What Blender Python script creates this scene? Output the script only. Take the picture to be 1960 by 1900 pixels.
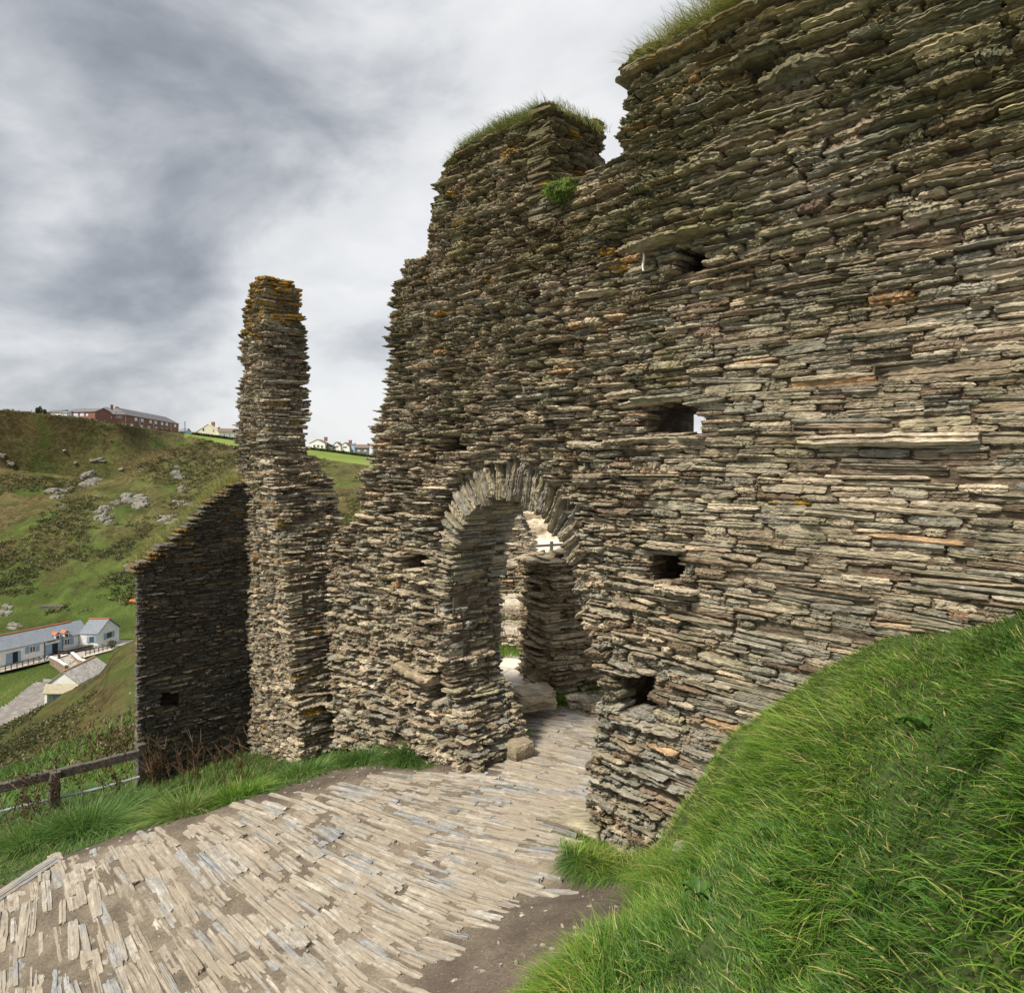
import bpy, math
import numpy as np
from math import radians, pi, sin, cos, atan2, sqrt

for o in list(bpy.data.objects): bpy.data.objects.remove(o)
scene = bpy.context.scene
COL = scene.collection
R = np.random.default_rng(7)

# ------------------------------------------------------------------ camera
FPX, CX, HY = 1300.0, 980.0, 880.0            # focal length / centre / horizon measured on the photo (1960 px wide)
cam_d = bpy.data.cameras.new('camera'); cam = bpy.data.objects.new('camera', cam_d); COL.objects.link(cam)
cam_d.sensor_fit = 'HORIZONTAL'; cam_d.sensor_width = 36; cam_d.lens = 36*FPX/1960
cam_d.shift_y = -70/1960; cam_d.clip_start = 0.05; cam_d.clip_end = 6000
cam.location = (0, 0, 0); cam.rotation_euler = (pi/2, 0, 0)
scene.camera = cam

# ------------------------------------------------------------------ light
SUN_DIR = np.array([-0.45, -0.42, 0.79]); SUN_DIR /= np.linalg.norm(SUN_DIR)
sl = bpy.data.lights.new('sun', 'SUN'); sl.energy = 4.1; sl.angle = radians(10); sl.color = (1.0, 0.93, 0.82)
so = bpy.data.objects.new('sun', sl); COL.objects.link(so)
so.rotation_euler = (math.acos(SUN_DIR[2]), 0, atan2(SUN_DIR[1], SUN_DIR[0]) + pi/2)
scene.view_settings.view_transform = 'Standard'; scene.view_settings.look = 'None'
scene.view_settings.exposure = 0.47; scene.view_settings.gamma = 1.0

# ------------------------------------------------------------------ node helpers
class NT:
    def __init__(s, tree): s.t = tree; s.t.nodes.clear()
    def n(s, typ, **kw):
        nd = s.t.nodes.new(typ)
        ins = kw.pop('ins', {})
        for k, v in kw.items(): setattr(nd, k, v)
        for k, v in ins.items(): s.set(nd.inputs[k], v)
        return nd
    def set(s, sock, v):
        if isinstance(v, bpy.types.NodeSocket): s.t.links.new(v, sock)
        elif isinstance(v, bpy.types.Node): s.t.links.new(v.outputs[0], sock)
        else:
            if isinstance(v, (tuple, list)) and len(v) == 3 and sock.type == 'RGBA': v = (*v, 1)
            sock.default_value = v
    def math(s, op, a, b=0.0, clamp=False):
        nd = s.n('ShaderNodeMath', operation=op, use_clamp=clamp); s.set(nd.inputs[0], a); s.set(nd.inputs[1], b); return nd.outputs[0]
    def vmath(s, op, a, b=(0, 0, 0)):
        nd = s.n('ShaderNodeVectorMath', operation=op); s.set(nd.inputs[0], a); s.set(nd.inputs[1], b)
        return nd.outputs['Value'] if op == 'DOT_PRODUCT' else nd.outputs[0]
    def noise(s, vec, scale, detail=4, rough=.55, dist=0.0):
        nd = s.n('ShaderNodeTexNoise', ins={'Vector': vec, 'Scale': scale, 'Detail': detail, 'Roughness': rough, 'Distortion': dist}); return nd.outputs['Fac']
    def ramp(s, fac, stops, interp='LINEAR'):
        nd = s.n('ShaderNodeValToRGB'); cr = nd.color_ramp; cr.interpolation = interp
        while len(cr.elements) < len(stops): cr.elements.new(.5)
        for e, (p, c) in zip(cr.elements, stops):
            e.position = p; e.color = (*c, 1) if isinstance(c, (tuple, list)) else (c, c, c, 1)
        s.set(nd.inputs[0], fac); return nd.outputs[0]
    def mix(s, fac, a, b, blend='MIX'):
        nd = s.n('ShaderNodeMix', data_type='RGBA', blend_type=blend)
        s.set(nd.inputs[0], fac); s.set(nd.inputs[6], a); s.set(nd.inputs[7], b); return nd.outputs[2]
    def smooth(s, v, lo, hi):
        nd = s.n('ShaderNodeMapRange', interpolation_type='SMOOTHSTEP'); s.set(nd.inputs[0], v)
        nd.inputs[1].default_value = lo; nd.inputs[2].default_value = hi; return nd.outputs[0]
    def attr(s, name, out='Fac'): return s.n('ShaderNodeAttribute', attribute_name=name).outputs[out]
    def bump(s, h, strength=.5, dist=.01, normal=None):
        nd = s.n('ShaderNodeBump', ins={'Height': h, 'Strength': strength, 'Distance': dist})
        if normal is not None: s.set(nd.inputs['Normal'], normal)
        return nd.outputs[0]

def material(name, build):
    m = bpy.data.materials.new(name); m.use_nodes = True
    t = NT(m.node_tree); out = t.n('ShaderNodeOutputMaterial')
    b = t.n('ShaderNodeBsdfPrincipled'); b.inputs['Roughness'].default_value = .85; b.inputs['Specular IOR Level'].default_value = .3
    t.t.links.new(b.outputs[0], out.inputs[0]); build(t, b, out); return m

# ------------------------------------------------------------------ sky (Nishita behind layered cloud)
w = bpy.data.worlds.new('World'); scene.world = w; w.use_nodes = True
t = NT(w.node_tree)
dirn = t.vmath('NORMALIZE', t.n('ShaderNodeTexCoord').outputs['Generated'])
sep = t.n('ShaderNodeSeparateXYZ', ins={0: dirn}); z = sep.outputs[2]
den = t.math('ADD', t.math('MULTIPLY', t.math('MAXIMUM', z, 0.0), .8), .75)
cv = t.n('ShaderNodeCombineXYZ', ins={0: t.math('DIVIDE', sep.outputs[0], den), 1: t.math('DIVIDE', sep.outputs[1], den), 2: t.math('MULTIPLY', z, 1.9)}).outputs[0]
warp = t.n('ShaderNodeTexNoise', ins={'Vector': cv, 'Scale': 1.1, 'Detail': 2}).outputs['Color']
cv2 = t.vmath('ADD', cv, t.vmath('MULTIPLY', t.vmath('SUBTRACT', warp, (.5, .5, .5)), (.5, .5, .5)))
n1 = t.noise(cv2, 2.7, 8, .50); n2 = t.noise(cv2, 8.0, 5, .55)
dens = t.math('ADD', t.math('MULTIPLY', n1, 1.0), t.math('MULTIPLY', n2, .36)); dens = t.math('SUBTRACT', dens, .075)
def dirpx(x, y):
    v = np.array([(x-CX)/FPX, 1, (HY-y)/FPX]); return tuple(v/np.linalg.norm(v))
def lobe(x, y, lo): return t.smooth(t.vmath('DOT_PRODUCT', dirn, dirpx(x, y)), lo, 1.0)
dens = t.math('ADD', dens, t.math('MULTIPLY', lobe(180, 200, .86), -.12))
dens = t.math('ADD', dens, t.math('MULTIPLY', lobe(650, -40, .95), -.10))
dens = t.math('ADD', dens, t.math('MULTIPLY', lobe(260, 640, .975), -.03))
dens = t.math('ADD', dens, t.math('MULTIPLY', lobe(800, 330, .93), .17))
dens = t.math('ADD', dens, t.math('MULTIPLY', lobe(640, 720, .97), .15))
dens = t.math('ADD', dens, t.math('MULTIPLY', lobe(200, 480, .99), .10))
dens = t.math('ADD', dens, t.math('MULTIPLY', lobe(1120, 300, .98), .08))
dens = t.math('ADD', dens, t.math('MULTIPLY', lobe(700, 620, .994), -.08))
dens = t.math('ADD', dens, t.math('MULTIPLY', lobe(300, 640, .99), -.04))
dens = t.math('ADD', dens, t.math('MULTIPLY', t.smooth(z, .30, .02), .0))
hz_ = t.math('SUBTRACT', 1.0, t.smooth(z, .0, .28)); dens = t.math('ADD', dens, t.math('MULTIPLY', hz_, .05))
cl = t.ramp(dens, [(.37, (1.95, 2.1, 2.35)), (.47, (2.75, 2.92, 3.2)), (.58, (4.0, 4.15, 4.4)), (.71, (5.7, 5.78, 5.9)), (.85, (6.5, 6.55, 6.6))])
zen = t.smooth(z, .45, .95)
behind = t.smooth(t.vmath('DOT_PRODUCT', dirn, tuple(SUN_DIR)), .2, 1.0)
gain = t.math('ADD', 1.0, t.math('ADD', t.math('MULTIPLY', zen, .45), t.math('MULTIPLY', behind, .2)))
cl = t.vmath('MULTIPLY', cl, t.n('ShaderNodeCombineXYZ', ins={0: gain, 1: gain, 2: gain}).outputs[0])
sky = t.n('ShaderNodeTexSky', sky_type='NISHITA', sun_disc=False, sun_elevation=math.asin(SUN_DIR[2]), sun_rotation=atan2(SUN_DIR[0], SUN_DIR[1]))
col = t.mix(.93, sky.outputs[0], cl)
bg = t.n('ShaderNodeBackground', ins={'Color': col, 'Strength': .1})
t.n('ShaderNodeOutputWorld', ins={0: bg.outputs[0]})

# ------------------------------------------------------------------ geometry helpers
def P(px, py, Y): return np.array([(px-CX)/FPX*Y, Y, (HY-py)/FPX*Y])
def G(px, py, z): Y = -z*FPX/(py-HY); return np.array([(px-CX)/FPX*Y, Y, z])

def tag(o, label=None, cat=None, group=None, kind=None):
    if label: o['label'] = label
    if cat: o['category'] = cat
    if group: o['group'] = group
    if kind: o['kind'] = kind
    return o
def empty(name, loc=(0, 0, 0)):
    o = bpy.data.objects.new(name, None); COL.objects.link(o); o.location = tuple(loc); return o

def build(name, V, faces, mat, parent=None, attrs=None, smooth=False):
    """faces: list of arrays, each (n,k) with one k"""
    me = bpy.data.meshes.new(name)
    V = np.ascontiguousarray(V, dtype=np.float32)
    faces = [np.asarray(f, dtype=np.int32) for f in (faces if isinstance(faces, list) else [faces]) if len(f)]
    me.vertices.add(len(V)); me.vertices.foreach_set('co', V.ravel())
    loops = np.concatenate([f.ravel() for f in faces]); tot = np.concatenate([np.full(len(f), f.shape[1], np.int32) for f in faces])
    st = np.concatenate([[0], np.cumsum(tot)[:-1]]).astype(np.int32)
    me.loops.add(len(loops)); me.loops.foreach_set('vertex_index', loops)
    me.polygons.add(len(tot)); me.polygons.foreach_set('loop_start', st)
    me.polygons.foreach_set('use_smooth', np.full(len(tot), smooth))
    if attrs:
        for k, a in attrs.items():
            a = np.ascontiguousarray(a, dtype=np.float32)
            if a.ndim == 2: at = me.attributes.new(k, 'FLOAT_VECTOR', 'POINT'); at.data.foreach_set('vector', a.ravel())
            else: at = me.attributes.new(k, 'FLOAT', 'POINT'); at.data.foreach_set('value', a)
    me.update(calc_edges=True); me.validate()
    if mat: me.materials.append(mat)
    o = bpy.data.objects.new(name, me); COL.objects.link(o)
    if parent is not None:
        o.parent = parent; o.location = (0, 0, 0)
        wl = np.zeros(3); q_ = parent
        while q_ is not None: wl += np.array(q_.location); q_ = q_.parent
        o.location = tuple(-wl)
    return o

def _h(ix, iy, iz, seed):
    n = (ix*374761393 + iy*668265263 + iz*2147483647 + seed*1442695041) & 0xFFFFFFFF
    n = ((n ^ (n >> 13))*1274126177) & 0xFFFFFFFF
    return ((n ^ (n >> 16)) & 0xFFFF)/65535.0
def vnoise(x, y, z=0.0, seed=0):
    x, y, z = np.broadcast_arrays(np.asarray(x, float), np.asarray(y, float), np.asarray(z, float))
    xi, yi, zi = np.floor(x).astype(np.int64), np.floor(y).astype(np.int64), np.floor(z).astype(np.int64)
    fx, fy, fz = x-xi, y-yi, z-zi
    fx, fy, fz = fx*fx*(3-2*fx), fy*fy*(3-2*fy), fz*fz*(3-2*fz)
    r = 0
    for dx in (0, 1):
        for dy in (0, 1):
            for dz in (0, 1):
                r = r + _h(xi+dx, yi+dy, zi+dz, seed)*(fx if dx else 1-fx)*(fy if dy else 1-fy)*(fz if dz else 1-fz)
    return r*2-1
def fbm(x, y, z=0.0, oct=4, seed=0, gain=.5):
    r = 0; a = 1; s = 0
    for i in range(oct):
        r = r + a*vnoise(np.asarray(x)*2**i, np.asarray(y)*2**i, np.asarray(z)*2**i, seed+i*17); s += a; a *= gain
    return r/s

def in_poly(x, y, poly):
    x = np.asarray(x, float); y = np.asarray(y, float); c = np.zeros(x.shape, bool); n = len(poly)
    for i in range(n):
        x0, y0 = poly[i]; x1, y1 = poly[(i+1) % n]
        if y0 == y1: continue
        k = ((y0 > y) != (y1 > y)) & (x < (x1-x0)*(y-y0)/(y1-y0)+x0); c ^= k
    return c
def scan(poly, zc):
    xs = []
    for i in range(len(poly)):
        x0, z0 = poly[i]; x1, z1 = poly[(i+1) % len(poly)]
        if (z0 > zc) != (z1 > zc): xs.append(x0+(x1-x0)*(zc-z0)/(z1-z0))
    xs.sort(); return [(xs[i], xs[i+1]) for i in range(0, len(xs)-1, 2)]
def minus(iv, ex):
    for (b0, b1) in ex:
        out = []
        for (a0, a1) in iv:
            if b1 <= a0 or b0 >= a1: out.append((a0, a1)); continue
            if b0 > a0: out.append((a0, b0))
            if b1 < a1: out.append((b1, a1))
        iv = out
    return iv

# ------------------------------------------------------------------ slate stones
class Stones:
    def __init__(s): s.r = []
    def add(s, O, A, Z, N, L, H, Pr, B, rough=1., tone=.5, lich=0.):
        s.r.append((*O, *A, *Z, *N, L, H, Pr, B, rough, tone, lich))
    def mesh(s, M=18, rng=None):
        rng = rng or R
        r = np.array(s.r); n = len(r)
        O, A, Z, N = r[:, 0:3], r[:, 3:6], r[:, 6:9], r[:, 9:12]
        L, H, Pr, B, ro, tone, li = [r[:, i] for i in range(12, 19)]
        zf = np.array([.5, .5, .27, .245, .04, .015, -.2, -.225, -.5, -.5]); K = 10
        nf = np.array([0, .90, .93, 1.0, 1.0, .95, .93, .84, .66, 0])
        tt = np.linspace(-1, 1, M)
        T = tt[None, :] + np.where(np.abs(tt) < 1, 1, 0)[None, :]*rng.normal(0, .35/M, (n, M))
        T = np.sort(T, 1)
        e0 = rng.uniform(.3, 1, n); e1 = rng.uniform(.3, 1, n)
        pw = rng.uniform(2, 9, n)
        at = np.abs(T)**pw[:, None]
        ee = np.where(T < 0, e0[:, None], e1[:, None]); ee = np.where(ro[:, None] < .3, .5+.5*ee, ee)
        hz = 1-(1-ee)*at*.75                                  # thins to the ends
        pe = 1-(1-ee)*at*.8
        # ragged front edge : random walk
        jag = np.cumsum(rng.standard_t(2.2, (n, M)).clip(-4, 4), 1); jag -= jag.mean(1, keepdims=True); jag *= (.0052*ro)[:, None]; jag = np.clip(jag, -.035, .03)
        jag += rng.normal(0, .004, (n, M))*ro[:, None]
        skew = rng.uniform(-.35, .35, n)[:, None]*T
        rj = np.clip(ro, .3, 1)[:, None]; topj = rng.standard_t(3, (n, M)).clip(-3, 3)*.06*rj; botj = rng.standard_t(3, (n, M)).clip(-3, 3)*.06*rj
        lam = rng.normal(0, 1, (n, K))*(.0085*ro*np.clip(H/.035, .6, 2.2)**.8)[:, None]; lam[:, 2] = lam[:, 1]; lam[:, 4] = lam[:, 3]; lam[:, 6] = lam[:, 5]; lam[:, 8] = lam[:, 7]; lam[:, 0] = 0; lam[:, K-1] = 0
        rowj = rng.standard_t(2.5, (n, M, 5)).clip(-4, 4)*(.0026*ro*np.clip(H/.035, .6, 2))[:, None, None]
        zst = rng.normal(0, .05, (n, K)); zst[:, [0, 1, K-2, K-1]] = 0
        nn = np.empty((n, M, K)); zz = np.empty((n, M, K)); aa = np.empty((n, M, K))
        for k in range(K):
            base = Pr[:, None]*nf[k]*pe if k not in (0, K-1) else -B[:, None]*np.ones((n, M))
            nn[:, :, k] = base
            if k not in (0, K-1):
                nn[:, :, k] += jag*(.7+.3*rng.random((n, 1))) + lam[:, k:k+1] + rowj[:, :, (k-1)//2] + rng.normal(0, .0010, (n, M))*ro[:, None]
            zj = topj if k < 2 else (botj if k > K-3 else .5*(topj+botj))
            zz[:, :, k] = H[:, None]*((zf[k]+zst[:, k:k+1])*hz + zj + skew*.25)
            aa[:, :, k] = L[:, None]*.5*T + rng.normal(0, .004, (n, M))
        V = (O[:, None, None, :] + aa[..., None]*A[:, None, None, :] + zz[..., None]*Z[:, None, None, :] + nn[..., None]*N[:, None, None, :])
        off = rng.uniform(0, 40, (n, 1, 1))
        lc = np.stack([aa+off, zz+off*.37, nn+off*.61], -1)
        base = (np.arange(n)*M*K)[:, None, None]
        i = np.arange(M-1)[:, None]; k = np.arange(K-1)[None, :]
        q = np.stack([i*K+k, i*K+k+1, (i+1)*K+k+1, (i+1)*K+k], -1).reshape(-1, 4)
        F = (base + q[None]).reshape(-1, 4)
        c0 = np.arange(K)[::-1]; c1 = (M-1)*K+np.arange(K)
        C = np.concatenate([base[:, :, 0]+c0[None], base[:, :, 0]+c1[None]])
        rep = lambda a: np.repeat(a, M*K)
        return V.reshape(-1, 3), [F, C], {'lc': lc.reshape(-1, 3), 'tone': rep(tone), 'lich': rep(li)}
    def build(s, name, mat, parent=None, M=18):
        V, F, at = s.mesh(M); return build(name, V, F, mat, parent, at)

UP = np.array([0., 0., 1.])
def unit(v): v = np.asarray(v, float); return v/np.linalg.norm(v)
class Face:
    """vertical masonry face: origin O, horizontal axis A, outward normal N, relief function off(a,z)"""
    def __init__(s, O, A, N, off=None): s.O = np.asarray(O, float); s.A = unit(A); s.N = unit(N); s.off = off or (lambda a, z: 0*a)
    def at(s, a, z, n=0.): return s.O + s.A*a + UP*z + s.N*(n+float(s.off(a, z)))

def fill(S, F, z0, z1, ivf, h=(.028, .055), l=(.1, .3), pr=(.015, .07), rough=1., B=.12, wave=.012, edge=.03, gap=.004,
         tonef=None, lichf=None, rng=None, split=.4, tilt=.03, mod=None, drop=.0):
    rng = rng or R; z = z0; ph = rng.uniform(0, 9)
    while z < z1:
        hh = rng.uniform(*h); zc = z+hh/2
        for (a0, a1) in ivf(zc):
            if a1-a0 < .03: continue
            a = a0 + rng.uniform(-edge, edge*.5); end = a1 + rng.uniform(-edge*.5, edge)
            while a < end-.02:
                ls, ps, rs = (mod(a, zc) if mod else (1, 1, 1))
                L = rng.uniform(*l)*rng.choice([.6, 1, 1, 1.5])*ls
                if a+L > end-.05: L = end-a
                am = a+L/2
                wz = wave*float(vnoise(am*1.7+ph, zc*2.2, 3)) + wave*.6*float(vnoise(am*5+ph, zc*9, 8))
                parts = [(0, hh)]
                if rng.random() < split and hh > .03: f = rng.uniform(.35, .65); parts = [(-hh/2+hh*f/2, hh*f), (hh/2-hh*(1-f)/2, hh*(1-f))]
                for (dz, ph_) in parts:
                    if rng.random() < drop: continue
                    p = (pr[0]+(pr[1]-pr[0])*rng.random()**1.7)*ps
                    tl = rng.normal(0, tilt)
                    A = unit(F.A + UP*tl + F.N*rng.normal(0, .05)*rs); N = unit(F.N - F.A*(A@F.N) + UP*rng.normal(0, .06)*rs); Z = np.cross(A, N); Z = Z if Z[2] > 0 else -Z
                    tn = tonef(am, zc+dz) if tonef else rng.random()
                    li = lichf(am, zc+dz) if lichf else 0.
                    S.add(F.at(am, zc+dz+wz), A, Z, N, L*rng.uniform(.86, 1.04)-gap, max(ph_*rng.uniform(.72, 1.12)-.001, .008), p, B, rough*rs, tn, li)
                a += L
        z += hh

def slab_core(F, inside, a0, a1, z0, z1, c, T, back=None, fwd=-.012):
    """mortar core: cells of size c where inside(a,z), extruded from the face back to depth T"""
    na, nz = int((a1-a0)/c), int((z1-z0)/c)
    ga = a0+np.arange(na+1)*c; gz = z0+np.arange(nz+1)*c
    m = inside((ga[:-1]+c/2)[:, None]+0*gz[None, :-1], (gz[:-1]+c/2)[None, :]+0*ga[:-1, None])
    A, Zg = np.meshgrid(ga, gz, indexing='ij')
    nrm = F.off(A, Zg) + .014*fbm(A*9, Zg*9, 0, 3, 5) + (fwd(A, Zg) if callable(fwd) else fwd)
    fr = F.O + A[..., None]*F.A + Zg[..., None]*UP + nrm[..., None]*F.N
    bk = F.O + A[..., None]*F.A + Zg[..., None]*UP - T*F.N + (.01*fbm(A*9, Zg*9, 4, 3, 9))[..., None]*F.N
    if back is not None: bk = F.O + A[..., None]*F.A + Zg[..., None]*UP + np.asarray(back)
    V = np.concatenate([fr.reshape(-1, 3), bk.reshape(-1, 3)]); nb = A.size; st = nz+1
    idx = lambda i, j: i*st+j
    I, J = np.nonzero(m); f = np.stack([idx(I, J), idx(I+1, J), idx(I+1, J+1), idx(I, J+1)], -1)
    faces = [f, f[:, ::-1]+nb]
    mp = np.pad(m, 1)
    for di, dj, e in ((-1, 0, ((0, 0), (0, 1))), (1, 0, ((1, 0), (1, 1))), (0, -1, ((0, 0), (1, 0))), (0, 1, ((0, 1), (1, 1)))):
        b = m & ~mp[1+di:1+di+na, 1+dj:1+dj+nz]; I, J = np.nonzero(b)
        p = idx(I+e[0][0], J+e[0][1]); q = idx(I+e[1][0], J+e[1][1]); faces.append(np.stack([p, q, q+nb, p+nb], -1))
    faces = np.concatenate(faces); used, inv = np.unique(faces, return_inverse=True)
    V = V[used]; faces = inv.reshape(-1, 4)
    return V, faces

# ------------------------------------------------------------------ materials
def m_slate(name, palette, dust=(.34, .275, .18), dustamt=.35, green=.25, dark=1.0, bumps=.85, stain=0., rg=.8):
    def b(t, bs, out):
        lc = t.attr('lc', 'Vector'); tone = t.attr('tone'); lich = t.attr('lich')
        pos = t.n('ShaderNodeNewGeometry').outputs['Position']
        st = t.vmath('MULTIPLY', lc, (11, 62, 34)); fine = t.noise(st, 1.0, 6, .68, .3)
        st2 = t.vmath('MULTIPLY', lc, (45, 170, 90)); fine2 = t.noise(st2, 1.0, 4, .6)
        blot = t.noise(lc, 9.0, 4, .6); big = t.noise(pos, 1.3, 4, .6)
        base = t.ramp(tone, palette, 'LINEAR')
        f = t.math('ADD', t.math('MULTIPLY', fine, .9), t.math('MULTIPLY', blot, .7))
        v = t.ramp(f, [(.5, .40), (.78, .95), (1.08, 1.75)])
        colr = t.mix(1.0, base, v, 'MULTIPLY')
        dm = t.math('MULTIPLY', t.smooth(t.math('ADD', t.math('MULTIPLY', fine2, .5), t.math('MULTIPLY', big, .6)), .48, .72), dustamt)
        colr = t.mix(dm, colr, dust)
        gm = t.math('MULTIPLY', t.smooth(t.noise(pos, 3.1, 5, .65), .5, .68), green)
        colr = t.mix(gm, colr, (.085, .095, .035))
        if stain:
            zz_ = t.n('ShaderNodeSeparateXYZ', ins={0: pos}).outputs[2]
            sm2 = t.smooth(t.math('ADD', t.noise(pos, 1.9, 5, .6), t.math('MULTIPLY', zz_, .11)), .50, .78); colr = t.mix(t.math('MULTIPLY', sm2, stain), colr, t.mix(1.0, colr, (.50, .52, .34), 'MULTIPLY'))
            sm3 = t.smooth(t.noise(pos, .8, 4, .6), .50, .64); colr = t.mix(t.math('MULTIPLY', sm3, .35*stain), colr, t.mix(1.0, colr, (.55, .52, .50), 'MULTIPLY'))
        wh = t.math('MULTIPLY', t.smooth(t.noise(pos, 34, 3, .6), .66, .70), t.smooth(t.noise(pos, 2.6, 2, .5), .52, .62))
        colr = t.mix(t.math('MULTIPLY', wh, .75), colr, (.50, .49, .43))
        om = t.math('MULTIPLY', lich, t.smooth(t.noise(pos, 17, 4, .65), .44, .52))
        colr = t.mix(om, colr, t.ramp(t.noise(pos, 40, 2), [(.35, (.22, .15, .02)), (.65, (.50, .26, .02))]))
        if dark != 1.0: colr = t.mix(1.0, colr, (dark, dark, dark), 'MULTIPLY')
        t.set(bs.inputs['Base Color'], colr); bs.inputs['Roughness'].default_value = rg
        hh = t.math('ADD', t.math('MULTIPLY', fine, 1.0), t.math('MULTIPLY', fine2, .45))
        t.set(bs.inputs['Normal'], t.bump(t.math('ADD', hh, t.math('MULTIPLY', blot, .5)), bumps, .02))
    return material(name, b)
PAL = [(0, (.155, .105, .07)), (.13, (.31, .24, .16)), (.3, (.235, .208, .15)), (.5, (.41, .345, .24)), (.66, (.235, .225, .185)), (.82, (.35, .305, .20)), (.93, (.55, .46, .335)), (1.0, (.42, .25, .12))]
M_slate = m_slate('slate_masonry', PAL, green=.35, stain=.9)
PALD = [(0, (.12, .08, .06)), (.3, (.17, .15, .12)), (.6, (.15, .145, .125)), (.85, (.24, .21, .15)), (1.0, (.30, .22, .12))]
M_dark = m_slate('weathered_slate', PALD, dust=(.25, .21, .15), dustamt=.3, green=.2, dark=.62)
PALW = [(0, (.32, .26, .18)), (.4, (.52, .46, .34)), (.7, (.46, .43, .35)), (1.0, (.68, .60, .48))]
M_pier = m_slate('sunlit_brown_slate', [(0, (.24, .18, .11)), (.4, (.40, .32, .20)), (.7, (.33, .28, .19)), (1.0, (.58, .49, .34))], dust=(.5, .41, .27), dustamt=.35, green=.15)  # lightened brown slate for the piers: sunlight on them is put into the colour
M_pale = m_slate('pale_slate', PALW, dust=(.55, .47, .35), dustamt=.4, green=.1)
PALP = [(0, (.25, .215, .165)), (.35, (.345, .305, .245)), (.65, (.305, .285, .245)), (.78, (.20, .21, .215)), (.88, (.27, .27, .26)), (1.0, (.40, .365, .30))]
def b_paving(t, bs, out):
    lc = t.attr('lc', 'Vector'); tone = t.attr('tone'); pos = t.n('ShaderNodeNewGeometry').outputs['Position']
    base = t.ramp(tone, PALP)
    fine = t.noise(t.vmath('MULTIPLY', lc, (6, 45, 20)), 1, 5, .6); blot = t.noise(pos, 22, 5, .65)
    colr = t.mix(1.0, base, t.ramp(t.math('ADD', fine, t.math('MULTIPLY', blot, .7)), [(.5, .6), (.85, 1.0), (1.2, 1.35)]), 'MULTIPLY')
    dm = t.smooth(t.math('ADD', t.noise(pos, 3.2, 5, .65), t.math('MULTIPLY', t.noise(pos, 30, 4, .7), .35)), .60, .80)
    colr = t.mix(t.math('MULTIPLY', dm, .8), colr, (.31, .26, .195))
    t.set(bs.inputs['Base Color'], colr); bs.inputs['Roughness'].default_value = .95; bs.inputs['Specular IOR Level'].default_value = .15
    t.set(bs.inputs['Normal'], t.bump(t.math('ADD', fine, blot), .6, .012))
M_pave = material('worn_paving_slate', b_paving)
def b_mortar(t, bs, out):
    pos = t.n('ShaderNodeNewGeometry').outputs['Position']
    a = t.noise(pos, 14, 6, .7); b2 = t.noise(pos, 2.2, 3)
    pz = t.vmath('MULTIPLY', pos, (8, 8, 60)); c = t.noise(pz, 1, 5, .6)
    colr = t.ramp(t.math('ADD', a, t.math('MULTIPLY', c, .6)), [(.55, (.035, .026, .018)), (.8, (.115, .085, .056)), (1.05, (.25, .195, .125))])
    colr = t.mix(t.math('MULTIPLY', t.smooth(b2, .5, .7), .35), colr, (.16, .16, .10))
    t.set(bs.inputs['Base Color'], colr); bs.inputs['Roughness'].default_value = .95
    t.set(bs.inputs['Normal'], t.bump(t.math('ADD', a, t.math('MULTIPLY', c, 1.2)), .9, .03))
M_mortar = material('earth_mortar', b_mortar)
def b_dirt(t, bs, out):
    pos = t.n('ShaderNodeNewGeometry').outputs['Position']
    a = t.noise(pos, 3.0, 6, .6); g = t.noise(pos, 55, 4, .7); px = t.attr('sand')
    dark = t.ramp(t.math('ADD', a, t.math('MULTIPLY', g, .5)), [(.55, (.07, .053, .04)), (.8, (.125, .097, .073)), (1.0, (.20, .16, .12))])
    sand = t.ramp(t.math('ADD', a, t.math('MULTIPLY', g, .5)), [(.55, (.10, .08, .058)), (.78, (.20, .165, .12)), (1.0, (.32, .265, .20))])
    colr = t.mix(px, dark, sand)
    v = t.n('ShaderNodeTexVoronoi', ins={'Vector': pos, 'Scale': 70.0}); 
    peb = t.math('MULTIPLY', t.math('LESS_THAN', v.outputs['Distance'], .28), t.math('GREATER_THAN', t.noise(pos, 33, 2), .60))
    colr = t.mix(t.math('MULTIPLY', peb, .7), colr, (.30, .27, .22))
    t.set(bs.inputs['Base Color'], colr); bs.inputs['Roughness'].default_value = .95
    t.set(bs.inputs['Normal'], t.bump(t.math('ADD', t.math('ADD', g, t.math('MULTIPLY', a, 1.5)), t.math('MULTIPLY', peb, .5)), .7, .02))
M_dirt = material('trodden_earth', b_dirt)
def b_turfsoil(t, bs, out):
    pos = t.n('ShaderNodeNewGeometry').outputs['Position']; a = t.noise(pos, 12, 5, .7)
    t.set(bs.inputs['Base Color'], t.ramp(a, [(.3, (.025, .030, .010)), (.55, (.05, .075, .016)), (.75, (.10, .11, .035))]))
    t.set(bs.inputs['Normal'], t.bump(a, .8, .03))
M_turf = material('turf', b_turfsoil)

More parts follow.
